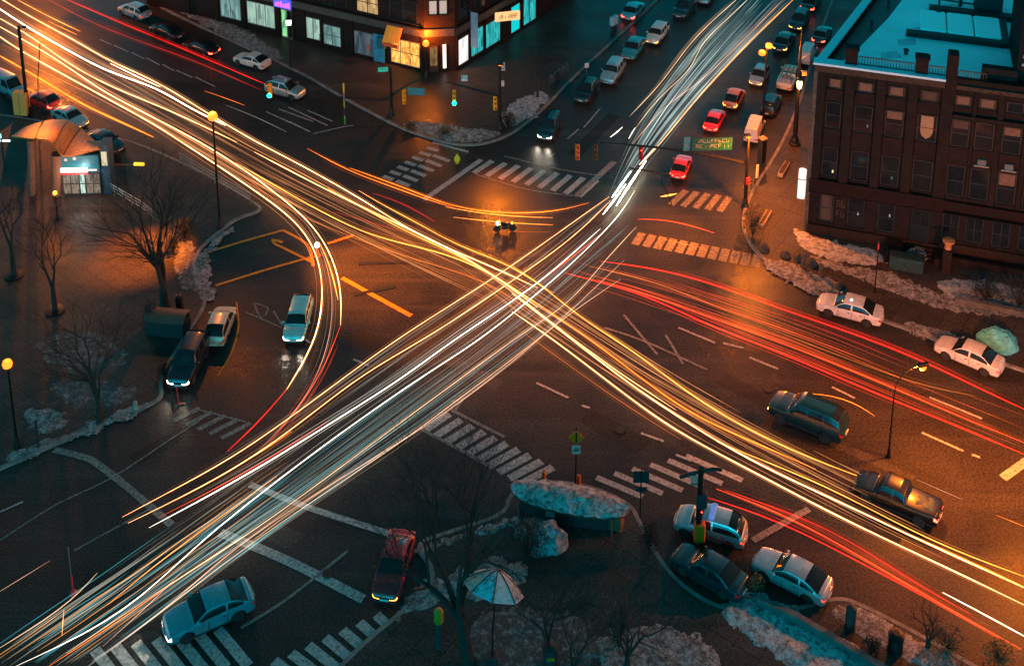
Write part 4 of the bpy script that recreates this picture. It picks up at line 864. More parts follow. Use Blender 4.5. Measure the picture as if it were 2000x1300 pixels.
def arm_lamp(px, py, h, arm, label, power, z=.14, r=.11, bulb=None):
    """a curved arm carries a cobra head; arm = (dx, dy) reach in metres"""
    root = empty('street_lamp', G(px, py, z), 0, label, 'street lamp', GL); pole(root, h * .72, r, r * .7)
    a = Vector((arm[0], arm[1], 0)); p0 = Vector((0, 0, h * .72))
    pts = [p0, p0 + a * .06 + Vector((0, 0, h * .12)), p0 + a * .35 + Vector((0, 0, h * .23)), p0 + a * .75 + Vector((0, 0, h * .28)), a + Vector((0, 0, h))]
    MB().tube(catmull(pts, .2), r * .6, 8).build('arm', M_BLACK, root, smooth=True)
    ang = math.atan2(a.y, a.x); Mx = Matrix.Translation(a + Vector((0, 0, h))) @ Matrix.Rotation(ang, 4, 'Z')
    MB(Mx).rbox(-.25, .55, -.17, .17, -.02, .16, .05).build('lamp_head', M_BLACK, root)
    MB(Mx).lathe([(.05, -.34), (.2, -.28), (.26, -.12), (.22, -.03)], (.15, 0, 0), 12).build('globe', bulb or M_BULB, root, smooth=True)
    o = lamp_light(root, a + Vector((0, 0, h - .55)), power, r=.2); return root
lamp1 = post_lamp(430, 444, 10.4, 'tall orange street lamp standing at the tip of the west plaza above the slip lane', 5000, rb=.42)
aimed_fill(lamp1, (.3, -.3, 11.4), (900, 560), 190000, 54)  # extra spot, brightens the middle of the crossing
aimed_fill(lamp1, (-.3, -.3, 11.4), (285, 500), 85000, 42)  # extra spot for the orange patch on the plaza
post_lamp(34, 872, 6.3, 'orange street lamp in the snowy lower left corner of the west plaza', 350, rb=.34, pole_r=.1)
arm_lamp(1735, 892, 6.9, (1.75, .45), 'thin street lamp with a curved arm and orange light rising from the right-hand avenue', 6000, z=.01, r=.07)
post_lamp(833, 150, 3.6, 'orange lamp on a short post before the door of the shop building', 2600, rb=.36)
root = empty('street_lamp', G(1490, 235, .14), 0, 'street lamp with two orange lights side by side above the queue of red cars', 'street lamp', GL); pole(root, 8.0, .13, .09)
for dx, dy, dz in ((.25, .35, .12), (-.55, -.4, -.28)):
    MB().tube(catmull([(0, 0, 7.6), (dx * .6, dy * .6, 7.8 + dz), (dx, dy, 7.75 + dz)], .2), .045, 6).build('arm', M_BLACK, root)
    MB().lathe([(.08, -.3), (.3, -.2), (.36, .0), (.3, .2), (.1, .3)], (dx, dy, 8.0 + dz), 14).build('globe', M_BULB, root, smooth=True)
lamp_light(root, (-.2, -.6, 8.75), 6000)
root = empty('street_lamp', G(1552, 281, .14), 0, 'tall dark street lamp with a glowing lantern halfway up beside the white van', 'street lamp', GL); pole(root, 12.2, .26, .09)
MB().tube([(0, 0, 6.3), (.0, -.35, 6.45)], .05, 6).build('arm', M_BLACK, root)
MB().lathe([(.06, -.55), (.22, -.4), (.27, .1), (.2, .42), (.05, .5)], (.0, -.38, 6.7), 12).build('globe', glow('warm_lantern', (1, .72, .30), 7), root, smooth=True)
MB().lathe([(.3, .42), (.22, .6), (.04, .72)], (.0, -.38, 6.7), 12).build('lantern_cap', M_BLACK, root)
b = MB(); b.tube([(0, 0, 9.2), (.9, -.3, 9.9)], .05, 6); b.rbox(.25, .75, -.1, .1, 7.4, 7.9, .03); b.build('bracket', M_STEEL, root); lamp_light(root, (.4, -.9, 6.3), 1500)
post_lamp(113, 430, 2.5, 'small orange lamp on a low post among the bare trees below the kiosk', 900, bulb=M_BULB2, rb=.2, pole_r=.06)
root = empty('street_lamp', G(568, 131, .14), 0, 'slim street lamp with a square white lantern on the pavement by the off-white car', 'street lamp', GL); pole(root, 5.1, .09, .06)
MB().rbox(-.24, .24, -.24, .24, 5.1, 5.75, .05).build('lantern', M_WBULB, root); MB().rbox(-.3, .3, -.3, .3, 5.754, 5.85, .04).build('lantern_cap', M_BLACK, root)
# lamps of the same row that stand just beyond the picture
for (x, y), h, arm, pw, lb in (((2075, 985), 8.5, (-1.6, .4), 18000, 'orange street lamp beyond the right edge, lighting the wet lower right of the avenue'),
                               ((60, -20), 9.0, (1.5, -1.2), 20000, 'orange street lamp beyond the top left corner, lighting the avenue')):
    arm_lamp(x, y, h, arm, lb, pw, z=.01)
root = empty('utility_pole', G(55, 222, .14), R(-6), 'tall dark pole without a lit lamp between the red hatchback and the tan cabinet', 'pole'); pole(root, 9.8, .2, .15)
b = MB(); b.tube([(0, 0, 9.5), (.5, .1, 9.75)], .06, 6); b.rbox(.4, .75, -.1, .2, 9.65, 9.85, .03); b.build('bracket', M_BLACK, root)
MB().tube([(1.2, 0, 1.2), (1.4, .1, 4.0), (2.0, .2, 8.0)], .05, 6).build('leaning_stay', M_BLACK, root)

# ================================================================== TRAFFIC SIGNALS AND SIGNS
M_GREEN = glow('green_signal_light', (.0, 1.0, .72), 16); M_REDL = glow('red_signal_light', (1, .04, .02), 7)
M_SIGNG = mat('green_sign_face', (.0, .055, .05), .5, var=.2); M_LET = mat('white_sign_lettering', (.13, .17, .16), .5)
def signal(loc, rz, label, lit=None, housing=None, h=1.05):
    root = empty('traffic_signal', loc, rz, label, 'traffic signal', 'traffic signals hung over the crossing')
    MB().rbox(-.18, .18, -.14, .14, -h, 0, .04).build('housing', housing or M_AMBER, root)
    for k, c in enumerate(('red', 'amber', 'green')):
        z = -h * (1 + 2 * k) / 6
        lens = {'red': M_REDL, 'green': M_GREEN}[c] if lit == c else mat('dark_lens', (.03, .02, .02), .2)
        MB().lathe([(.13, -.165), (.12, -.18), (.02, -.19)], (0, 0, z), 12, 'y').build('lens', lens, root)
        MB().add([(r * math.cos(t), y, z + r * math.sin(t)) for y in (-.145, -.34) for r in (.15, .13) for t in [math.pi * q / 6 for q in range(7)]], [(q, q + 1, 15 + q, 14 + q) for q in range(6)] + [(7 + q, 21 + q, 22 + q, 8 + q) for q in range(6)] + [(14 + q, 15 + q, 22 + q, 21 + q) for q in range(6)]).build('visor', housing or M_AMBER, root)
    MB().box(-.02, .02, -.02, .02, 0, .16).build('hanger', M_STEEL, root)
    if lit == 'green':
        MB().lathe([(.04, -.2), (.17, -.12), (.2, 0), (.17, .12), (.04, .2)], (0, -.2, -h * 5 / 6), 14).build('lit_lens', M_GREEN, root, smooth=True)
    return root
def mast(px, py, h, paths, label, z=.14, m=None):
    root = empty('signal_mast', G(px, py, z), 0, label, 'signal mast'); pole(root, h, .16, .12, m)
    for p in paths: MB().tube(catmull(p, .5), lambda t: .14 - .06 * t, 8).build('mast_arm', m or M_BLACK, root, smooth=True)
    return root
def at_h(px, py, base, d=None):
    """point over which the photo pixel lies, in the vertical plane facing us through a base point"""
    Y = G(*base).y + (d or 0); k = (PPY - py) / FPX; w = Y * (k * CT - ST) / (CT + k * ST); zc = Y * CT - w * ST
    return Vector(((px - 1000) / FPX * zc, Y, w + CH))
# north-west masts
b1 = (765, 224); P1 = G(*b1, .14)
arm1 = [at_h(x, y, b1, d) - P1 for x, y, d in ((762, 190, 0), (746, 195, -.2), (680, 191, -1.5), (614, 191, -3), (578, 204, -4))]
arm1b = [at_h(x, y, b1, d) - P1 for x, y, d in ((762, 188, 0), (792, 168, -.2), (824, 154, -.3))]
mast(765, 224, 5.3, [arm1, arm1b], 'dark signal mast on the north-west corner with a long kinked arm over the avenue', m=M_BLACK)
b3 = (977, 250); P3 = G(*b3, .14)
arm3 = [at_h(x, y, b3) - P3 for x, y in ((976, 188), (950, 181), (910, 170), (872, 160))]
mast(977, 250, 7.2, [arm3], 'signal mast by the round bush with a single arm reaching back towards the shop door')
signal(at_h(527, 163, b1, -5), R(-30), 'leftmost green-lit signal hanging over the avenue beside the silver hatchback', 'green', h=1.5)
signal(at_h(789, 176, b1, -.2), R(20), 'yellow signal hanging beside the north-west mast and its street name plate', None, h=1.55)
signal(at_h(887, 176, b3), 0, 'green-lit signal hanging in the middle of the north-west corner', 'green', h=1.65)
signal(at_h(967, 188, b3), R(10), 'yellow signal close to the mast by the round bush', None, h=1.5)
def plate(loc, rz, w, h, m, label, cat, name='street_sign', letters=0, lm=None, seed=1, post=0, thick=.05, lin=1):
    root = empty(name, loc, rz, label, cat)
    MB().rbox(-w / 2, w / 2, -thick / 2, thick / 2, -h / 2, h / 2, .02).build('panel', m, root)
    if letters:
        b = MB()
        for q in range(lin):
            z1 = h / 2 - .12 * h - q * h * .8 / lin; glyphs(b, -w / 2 + .08 * w, w / 2 - .08 * w, z1 - h * .55 / lin, z1, letters, -thick / 2 - .002, seed + q, min(.05, h * .09))
        b.build('lettering', lm or M_LET, root)
    if post: MB().tube([(0, .06, -post), (0, .06, h / 2)], .04, 8).build('post', M_STEEL if post > 0 else M_BLACK, root)
    return root
plate(at_h(748, 136, b1, -.1), R(8), 1.0, .48, mat('lit_green_sign', (.02, .3, .2), .5, emit=.28, ecol=(.05, 1, .65)), 'small glowing green street sign on top of the north-west mast', 'sign', letters=4)
plate(at_h(813, 179, b1, -.3), R(-8), 1.75, .8, mat('teal_sign_face', (.01, .13, .16), .5, var=.4, scale=3, emit=.04, ecol=(.1, .7, .8)), 'dark teal street name plate hanging from the short mast arm', 'sign', letters=6, lin=2)
plate(at_h(907, 153, b3), 0, .6, .6, mat('pale_sign_face', (.5, .6, .55), .5), 'small pale round-cornered number sign above the mast arm', 'sign', letters=2, lm=M_BLACK, seed=4)
S2 = G(978, 190, .14)
plate(at_h(982, 130, b3, 1), R(-10), .45, .9, mat('grey_sign_face', (.42, .40, .40), .5), 'tall grey parking sign above the mast by the round bush', 'sign', letters=1, lm=M_BLACK, seed=6, lin=2)
plate(at_h(980, 163, b3, .6), R(-10), .5, .62, mat('white_sign_face', (.6, .58, .55), .5), 'small white sign with dark lettering fixed to the mast by the round bush', 'sign', letters=1, lm=M_BLACK, seed=2)
for i, (x, y) in enumerate(((834, 152), (1001 - 66, 182))):
    pass
# north-east mast over the side street
b4 = (1455, 402); P4 = G(*b4, .14)
arm4 = [at_h(x, y, b4) - P4 for x, y in ((1455, 318), (1400, 306), (1300, 290), (1200, 281), (1124, 279))]
mast(1455, 402, 7.2, [arm4], 'signal mast at the north-east corner whose long arm spans the side street')
b5 = (1448, 445); P5 = G(*b5, .14)
a5 = [at_h(x, y, (1400, 400)) for x, y in ((1228, 328), (1270, 334), (1312, 342))]
o = empty('signal_mast', G(1313, 400, .0), 0, 'slim low signal arm in front of the stopped red coupe', 'signal mast')
MB().tube([p - o.location for p in a5], .07, 8).build('mast_arm', M_BLACK, o); MB().tube(catmull([a5[2] - o.location, at_h(1290, 352, (1400, 400)) - o.location, at_h(1300, 372, (1400, 400)) - o.location, (0, 0, 0)], .4), .045, 8).build('pole', M_BLACK, o, smooth=True)
for pr, loc, tg, pw, sz in ((bpy.data.objects['signal_mast.001'], (0, -.35, 7.1), (960, 570), 15000, 66), (bpy.data.objects['signal_mast.002'], (-.2, -.4, 7.15), (1120, 500), 30000, 80)):  # lamp heads added to the two masts to light the crossing
    if pw == 30000: lamp_light(pr, (loc[0] + .9, loc[1] - .9, loc[2] - .6), 9000)  # extra lamp added to brighten the north-east corner
    MB(Matrix.Translation(loc)).rbox(-.3, .3, -.25, .25, .12, .26, .05).build('lamp_head', M_BLACK, pr); MB(Matrix.Translation(loc)).lathe([(.05, -.02), (.2, .02), (.22, .115)], n=12).build('globe', M_BULB, pr, smooth=True)
    aimed_fill(pr, (loc[0], loc[1], loc[2] - .2), tg, pw, sz)
signal(at_h(1128, 281, b4), R(10), 'orange-red signal at the far tip of the long signal arm', None, mat('red_signal_housing', (.5, .10, .02), .5), 1.55)
signal(at_h(1163, 281, b4), R(10), 'dark signal seen edge-on, second from the tip of the long arm', None, mat('dark_signal_housing', (.05, .035, .02), .5), 1.6)
signal(at_h(1252, 287, b4), R(10), 'dull red signal near the middle of the long signal arm', 'red', mat('dull_red_housing', (.22, .02, .02), .5), 1.2)
plate(at_h(1391, 281, b4, -.3), R(3), 3.6, 1.25, M_SIGNG, 'wide green street name sign hanging on the long signal arm', 'sign', letters=9, lin=2, seed=9)
plate(at_h(1342, 281, b4, -.34), R(3), .62, 1.35, mat('teal_side_sign', (.02, .16, .22), .5), 'narrow teal sign panel at the left end of the wide green sign', 'sign', letters=2, lin=2, seed=3)
r_ = signal(at_h(1459, 345, b4, -.2), R(35), 'small pedestrian signal glowing red on the north-east mast', 'red', mat('ped_signal_housing', (.45, .03, .03), .5), .75)
plate(at_h(1479, 335, b4, .4), R(40), .35, 1.3, mat('pale_side_sign', (.45, .38, .30), .6), 'thin pale vertical sign on a post beside the north-east mast', 'sign', post=2.2)
MB().rbox(0, 0.01, 0, .01, 0, .01)
for (x, y), w, h, lb, nm, cat in (((1487, 318), .6, 2.6, 'dark signal control cabinet on the pavement behind the north-east mast', 'control_cabinet', 'cabinet'),):
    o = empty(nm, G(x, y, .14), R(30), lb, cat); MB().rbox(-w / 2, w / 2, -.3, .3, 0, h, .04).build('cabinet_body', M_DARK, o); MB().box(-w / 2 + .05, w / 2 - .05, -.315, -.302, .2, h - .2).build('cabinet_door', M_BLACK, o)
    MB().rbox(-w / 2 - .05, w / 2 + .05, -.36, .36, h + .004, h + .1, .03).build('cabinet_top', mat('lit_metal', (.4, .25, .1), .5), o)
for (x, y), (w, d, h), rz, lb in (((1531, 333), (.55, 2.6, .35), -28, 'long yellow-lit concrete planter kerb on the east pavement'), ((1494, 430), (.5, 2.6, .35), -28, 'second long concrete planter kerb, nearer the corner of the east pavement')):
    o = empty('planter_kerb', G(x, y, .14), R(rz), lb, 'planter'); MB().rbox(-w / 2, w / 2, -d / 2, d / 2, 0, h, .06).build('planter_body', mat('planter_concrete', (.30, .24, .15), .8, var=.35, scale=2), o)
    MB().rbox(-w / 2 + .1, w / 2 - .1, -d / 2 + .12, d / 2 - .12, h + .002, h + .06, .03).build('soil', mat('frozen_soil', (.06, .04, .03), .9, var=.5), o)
# diamond warning sign in the south island
o = empty('warning_sign', G(1124, 952, .14), 0, 'yellow diamond warning sign above a pale square plate on one post', 'sign')
MB().tube([(0, 0, 0), (0, 0, 4.7)], .05, 8).build('post', M_BLACK, o)
b = MB(); q = .52; b.add([(0, -.06, 4.0 - q), (q, -.06, 4.0), (0, -.06, 4.0 + q), (-q, -.06, 4.0), (0, -.09, 4.0 - q), (q, -.09, 4.0), (0, -.09, 4.0 + q), (-q, -.09, 4.0)], [(0, 1, 2, 3), (7, 6, 5, 4), (0, 4, 5, 1), (1, 5, 6, 2), (2, 6, 7, 3), (3, 7, 4, 0)])
b.build('diamond_panel', mat('yellow_sign_face', (1.0, .13, .0), .5, var=.2), o); MB().box(-.05, .05, -.10, -.091, 3.6, 4.4).build('arrow_mark', M_BLACK, o)
MB().rbox(-.27, .27, -.09, -.06, 2.75, 3.4, .02).build('lower_plate', mat('pink_sign_face', (.42, .30, .27), .6), o)
b = MB(); b.box(-.2, .2, -.1, -.091, 2.95, 3.05); b.box(-.12, .2, -.1, -.091, 3.12, 3.2); b.build('plate_mark', M_BLACK, o)
o = empty('sign_post', G(1250, 1010, .14), 0, 'dark square sign seen from behind on a thin post right of the snowy shelter', 'sign')
MB().tube([(0, 0, 0), (0, 0, 3.6)], .045, 8).build('post', M_BLACK, o); MB().rbox(-.5, .5, -.03, .03, 2.7, 3.55, .02).build('panel', M_DARK, o); MB().rbox(-.3, .4, -.025, .035, 2.0, 2.35, .02).build('lower_plate', M_DARK, o)
o = empty('crossbar_post', G(1362, 1074, .14), 0, 'thick dark post with a crossbar and small signal box above the parked cars', 'pole')
pole(o, 6.1, .2, .17); b = MB(); b.tube(catmull([(-1.25, .1, 5.35), (-.5, 0, 5.75), (0, 0, 5.85), (.7, 0, 6.05), (1.25, 0, 6.0)], .2), .11, 8); b.build('crossbar', M_BLACK, o); MB().rbox(-.2, .45, -.2, .2, 3.3, 4.3, .06).build('signal_box', M_DARK, o)
MB().lathe([(.0, -.22), (.06, -.24)], (.12, 0, 3.1), 8, 'y').build('lens', M_REDL, o); MB().rbox(-.25, .4, -.3, .22, .9, 2.1, .06).build('orange_case', mat('orange_case', (.9, .09, .0), .5, var=.3), o)
MB().rbox(-.55, .15, .25, .9, 4.6, 4.75, .03).build('mirror_shade', M_STEEL, o)
# low posts, bins, hydrants
def bollard(px, py, h, r, label, name='bollard', m=None, cap=None, z=.14, cat='bollard'):
    o = empty(name, G(px, py, z), 0, label, cat); MB().lathe([(r * 1.15, 0), (r, .08), (r, h - .1), (r * .9, h), (r * .3, h + r * .3)], n=12).build('post', m or M_DARK, o, smooth=True)
    if cap: MB().lathe([(r * 1.3, h * cap[0]), (r * 1.35, h * cap[0] + .05), (r * 1.35, h * cap[1] - .05), (r * 1.1, h * cap[1] + .02), (.02, h * cap[1] + .1)], n=12).build('band', cap[2], o, smooth=True)
    return o
M_YG = mat('yellow_green_paint', (.28, .18, .01), .5, var=.4, scale=6)
bollard(858, 1262, 2.5, .2, 'dark post with a yellow-green reflective top under the big bare tree', m=M_DARK, cap=(.72, 1.02, M_YG))
bollard(1660, 1225, 1.5, .3, 'thick dark bollard standing in the snow bank right of the silver coupe', cat='bollard')
o = bollard(1748, 1268, 1.0, .42, 'black round litter bin in the snow at the lower right', 'litter_bin', M_BLACK, cat='bin'); MB().lathe([(.46, .98), (.46, 1.08), (.2, 1.2)], n=12).build('lid', M_BLACK, o)
bollard(1075, 1300, 1.3, .42, 'dark litter bin with an orange label at the bottom among the trees', 'litter_bin', M_DARK, cat='bin'); o = kids(S.objects['litter_bin.001'])[0].parent if 'litter_bin.001' in S.objects else o
MB().rbox(-.22, .22, -.46, -.42, .85, 1.1, .02).build('orange_label', mat('orange_label', (1.0, .16, .01), .5), o)
bollard(352, 610, 1.5, .32, 'black litter bin under the four-stemmed tree on the west plaza', 'litter_bin', M_BLACK, cat='bin')
bollard(75, 872, 2.1, .1, 'thin dark post by the kerb at the lower left of the west plaza')
bollard(265, 797, .55, .16, 'small pale fire hydrant near the kerb of the west plaza', 'fire_hydrant', mat('pale_hydrant', (.32, .25, .2), .6), cat='hydrant')
o = empty('bent_marker_post', G(347, 790, .01), 0, 'thin red bent marker post in front of the black off-road car', 'post'); MB().tube(catmull([(0, 0, 1.5), (.05, 0, .7), (.12, 0, .08), (.55, .05, .05)], .1), .045, 6).build('rod', mat('red_marker', (.5, .03, .03), .5), o)
bollard(338, 803, 1.7, .06, 'thin black post at the kerb beside the red bent marker')
o = empty('marker_pole', G(143, 1158, .01), 0, 'tall thin pole with a red lower half and red foot on the lower left road', 'post')
MB().tube([(0, 0, 1.3), (0, 0, 3.4)], .03, 6).build('upper_rod', M_STEEL, o); MB().lathe([(.28, 0), (.25, .06), (.07, .22), (.06, 1.3)], n=8).build('red_foot', mat('red_marker', (.5, .03, .03)), o)
o = empty('marker_pole', G(674, 243, .01), 0, 'slim pole with yellow and green bands at the edge of the hatched road', 'post')
for z0, z1, m in ((0, 1.0, mat('green_band', (.06, .25, .05), .5)), (1.0, 1.9, M_DARK), (1.9, 2.6, mat('olive_band', (.3, .28, .04), .5)), (2.6, 3.6, M_STEEL), (3.6, 4.6, mat('yellow_band', (.55, .42, .03), .5))):
    MB().lathe([(.07, z0), (.09, z0 + .05), (.09, z1 - .05), (.07, z1)], n=8).build('band', m, o)
o = empty('marker_float', G(893, 322, .01), 0, 'small yellow-green drop-shaped marker standing on the crossing', 'marker')
MB().lathe([(.03, .05), (.2, .25), (.3, .55), (.25, .85), (.08, 1.0), (.06, 1.15)], n=14).build('drop', mat('bright_yellow_green', (.5, .5, .02), .4), o, smooth=True); MB().box(-.12, .16, -.02, .02, 1.151, 1.2).build('hook', M_YG, o); MB().lathe([(.2, 0), (.2, .06)], n=10).build('foot', M_DARK, o)  # drop has a plain bright colour, no glow
for i, ((x, y), lb) in enumerate((((620, 500), 'orange traffic cone with a bright white flasher between the curved light streaks'), ((1062, 940), 'orange marker post at the left end of the snowy shelter'), ((1130, 948), 'orange marker post at the foot of the warning sign'))):
    o = empty('traffic_cone' if i == 0 else 'marker_post', G(x, y, .01 if i == 0 else .14), 0, lb, 'cone' if i == 0 else 'post')
    MB().lathe([(.3, 0), (.3, .05), (.2, .06), (.06, .8)] if i == 0 else [(.14, 0), (.14, .75), (.1, .85)], n=10).build('body', mat('orange_plastic', (.65, .14, .02), .5), o, smooth=True)
    if i == 0: MB().lathe([(.05, .84), (.2, .95), (.22, 1.1), (.1, 1.3)], n=10).build('flasher', glow('flasher', (1, .9, .7), 9), o, smooth=True)
o = empty('thin_mast', G(1708, 572, .14), 0, 'thin dark pole with a small red top in front of the snowy lawn', 'pole'); pole(o, 4.6, .06, .04, base=False); MB().lathe([(.05, 4.0), (.07, 4.1), (.05, 4.6)], n=8).build('red_band', mat('red_marker', (.5, .03, .03)), o); MB().lathe([(.02, 4.61), (.13, 4.7), (.1, 4.9), (.03, 4.95)], n=8).build('finial', M_BLACK, o)
o = empty('gate_pillar', G(1847, 530, .14), R(-17), 'brown brick pillar with an orange-lit carved top beside the entrance steps', 'pillar'); MB().rbox(-.36, .36, -.36, .36, 0, 2.2, .05).build('shaft', M_BRICK2, o)
MB().lathe([(.3, 2.2), (.26, 2.5), (.34, 2.75), (.5, 2.85), (.5, 2.98), (.2, 3.05)], n=12).build('urn', mat('terracotta', (.5, .17, .06), .7, var=.3), o, smooth=True)
# tan utility cabinet top left
o = empty('utility_cabinet', G(44, 222, .14), R(-8), 'tan utility cabinet lit orange next to the tall bare pole', 'cabinet'); MB().rbox(-.75, .75, -.4, .4, 0, 2.5, .05).build('cabinet_body', mat('tan_steel', (.62, .24, .05), .5, var=.15), o); MB().box(-.02, .02, -.412, -.402, .15, 2.35).build('door_seam', M_DARK, o)
# dark hood by the cars on the plaza
o = empty('storage_box', G(328, 648, .14), R(-8), 'dark open-fronted storage box with a curved brown lid behind the black off-road car', 'box')
MB().box(-1.5, 1.5, -.6, .9, 0, 1.2).build('box_body', M_DARK, o); b = MB(); n = 8
vs = [(x, -.75 + 1.8 * k / n, 1.25 + .45 * math.sin(math.pi * (k / n) * .9 + .2) + t) for x in (-1.6, 1.6) for t in (0, .06) for k in range(n + 1)]
b.add(vs, [(a + k, a + k + 1, c_ + k + 1, c_ + k) for a, c_ in ((0, 18), (9, 27), (0, 9), (18, 27)) for k in range(n)] + [(0, 9, 27, 18), (8, 26, 35, 17)]); b.build('lid', mat('brown_lid', (.10, .055, .035), .5), o)
# snow-topped shelter on the south island
o = empty('snowy_shelter', G(1112, 1004, .14), R(-14), 'long low boat-shaped hut with a thick snow-covered roof on the south island', 'shelter')
b = MB(); n = 30; vs = []; m = 10
for i in range(n + 1):
    t = i / n; x = -3.85 + 7.7 * t; hw = 1.15 * (max(0, 1 - abs(2 * t - 1) ** 2.6)) ** .55 + .05
    for k in range(m + 1):
        s = k / m; q = Vector((x * 1.3, s * 4, 0)); vs.append((x, hw * (2 * s - 1), 1.25 + .5 * math.sin(math.pi * s) * (1 - .5 * abs(2 * t - 1)) + .16 * noise.noise(q * 1.5) + .10 * noise.noise(q * 4)))
b.add(vs, [(i * (m + 1) + k, (i + 1) * (m + 1) + k, (i + 1) * (m + 1) + k + 1, i * (m + 1) + k + 1) for i in range(n) for k in range(m)]); b.build('snow_roof', snow_mat('thick_roof_snow', .44, (.50, .47, .47)), o, smooth=True)
out = [(-3.85 + 7.7 * t, sg * (1.05 * (max(0, 1 - abs(2 * t - 1) ** 2.6)) ** .55 + .04)) for sg, rg in ((-1, range(21)), (1, range(20, -1, -1))) for t in [q / 20 for q in rg]]
MB().prism(out, 1.0, 1.23).build('roof_board', mat('rusty_board', (.12, .05, .03), .8, var=.4), o); MB().prism([(x * .86, y * .78) for x, y in out], 0, .99).build('shelter_wall', M_DARK, o)
for x in (-3.1, 2.9): MB().tube([(x, -.95, 0), (x, -.95, 1.0)], .06, 6).build('post', M_STEEL, o)
MB().rbox(-1.35, -.75, -1.0, -.93, .5, .95, .02).build('teal_notice', mat('teal_notice', (.02, .2, .22), .5), o)
MB().rbox(2.6, 3.5, -.7, .3, .1, .95, .1).build('rusty_end', mat('rust', (.20, .07, .03), .8, var=.5), o)
# crumpled covers: snow-caked sheet in the south, teal tarpaulin on the right
def boulder(px, py, sx, sy, sz, m, name, label, cat, seed, z=.14, rz=0, facet=False):
    o = empty(name, G(px, py, z), R(rz), label, cat); b = MB(); n1, n2 = 22, 10; vs = []
    for j in range(n2 + 1):
        ph = math.pi / 2 * j / n2
        for i in range(n1):
            th = 2 * math.pi * i / n1; d = Vector((math.cos(th) * math.cos(ph), math.sin(th) * math.cos(ph), math.sin(ph))); q = d * 2 + Vector((seed, seed, seed))
            r = 1 + .22 * noise.noise(q) + .12 * noise.noise(q * 2.6); vs.append((d.x * sx * r, d.y * sy * r, d.z * sz * r))
    b.add(vs, [(j * n1 + i, j * n1 + (i + 1) % n1, (j + 1) * n1 + (i + 1) % n1, (j + 1) * n1 + i) for j in range(n2) for i in range(n1)]); b.build('cover', m, o, smooth=not facet); return o
o = empty('parasol', G(962, 1292, .14), 0, 'big faceted pale parasol caked with snow beside the big bare tree', 'parasol')
top = at_h(972, 1112, (962, 1292)) - o.location; MB().tube([(0, 0, 0), (0, 0, 2.0), (top.x * .9, 0, top.z - .1)], .05, 8).build('pole', M_BLACK, o); MB().rbox(-.3, .3, -.3, .3, 0, .5, .05).build('base', M_DARK, o)
rr = random.Random(4); nseg = 8; tilt = Matrix.Rotation(R(-24), 3, 'X') @ Matrix.Rotation(R(14), 3, 'Y'); PM = [snow_mat('parasol_panel_%s' % q, .36 + .02 * k, c_) for k, (q, c_) in enumerate((('grey', (.60, .58, .58)), ('pink', (.62, .52, .48)), ('blue', (.52, .60, .66))))]
for k in range(nseg):
    a0, a1 = 6.283 * k / nseg, 6.283 * (k + 1) / nseg; rad = 1.75; pts = []
    for t in range(5):
        f = t / 4
        for a in (a0, (a0 + a1) / 2, a1):
            r2 = rad * f * (1 - .05 * (a == (a0 + a1) / 2)); pts.append(tilt @ Vector((math.cos(a) * r2, math.sin(a) * r2, -.95 * f ** 1.5 + .05 * rr.random() * (a == (a0 + a1) / 2))) + top)
    b = MB().add(pts, [(t * 3 + q, t * 3 + q + 1, t * 3 + q + 4, t * 3 + q + 3) for t in range(4) for q in (0, 1)]); b.build('panel', PM[k % 3], o)
    b = MB(); b.tube([pts[t * 3] + Vector((0, 0, .015)) for t in range(5)], .03, 4); b.build('rib', M_BLACK, o)
boulder(1070, 1062, 1.2, .9, 1.5, snow_mat('frosted_sheet', .45, (.34, .34, .36)), 'snow_mound', 'tall lump of frozen snow at the left foot of the shelter', 'snow mound', 8.2, facet=True)
boulder(1948, 672, 1.5, 1.1, 1.3, mat('teal_tarpaulin', (.07, .34, .36), .7, var=.35, scale=2, bump=.5), 'tarpaulin_heap', 'crumpled teal tarpaulin over a heap behind the second white sedan', 'tarpaulin', 5.5, facet=True, rz=-25)
M_ROCK = mat('dark_rock', (.06, .05, .045), .9, var=.45, scale=2.5, bump=.6)
for i, (x, y, s, lb) in enumerate(((1534, 500, .42, 'dark round rock at the corner of the east pavement, left of its twin'), (1560, 506, .42, 'dark round rock next to the broken stone post on the east pavement'), (1585, 516, .5, 'larger dark rock at the upper end of the snow strip'), (1492, 487, .5, 'dark rock under the orange-lit shrub'), (1640, 562, .45, 'dark rock near the front of the first white sedan'))):
    boulder(x, y, s, s * .9, s * 1.1, M_ROCK, 'rock', lb, 'rock', 10 + i * 3.3, rz=i * 40)
for i, (x, y, h, lb) in enumerate(((1568, 522, 1.3, 'broken stone post with a side arm on the snow strip of the east corner'), (1602, 538, 1.1, 'short dark stone stub farther along the snow strip'))):
    o = empty('stone_post', G(x, y, .14), R(10), lb, 'post'); b = MB(); b.tube([(0, 0, 0), (.03, 0, h * .6), (0, 0, h)], lambda t: .2 - .06 * t, 7)
    if i == 0: b.tube([(0, 0, h * .7), (.35, 0, h * .95)], .12, 6)
    b.build('stone', M_ROCK, o)
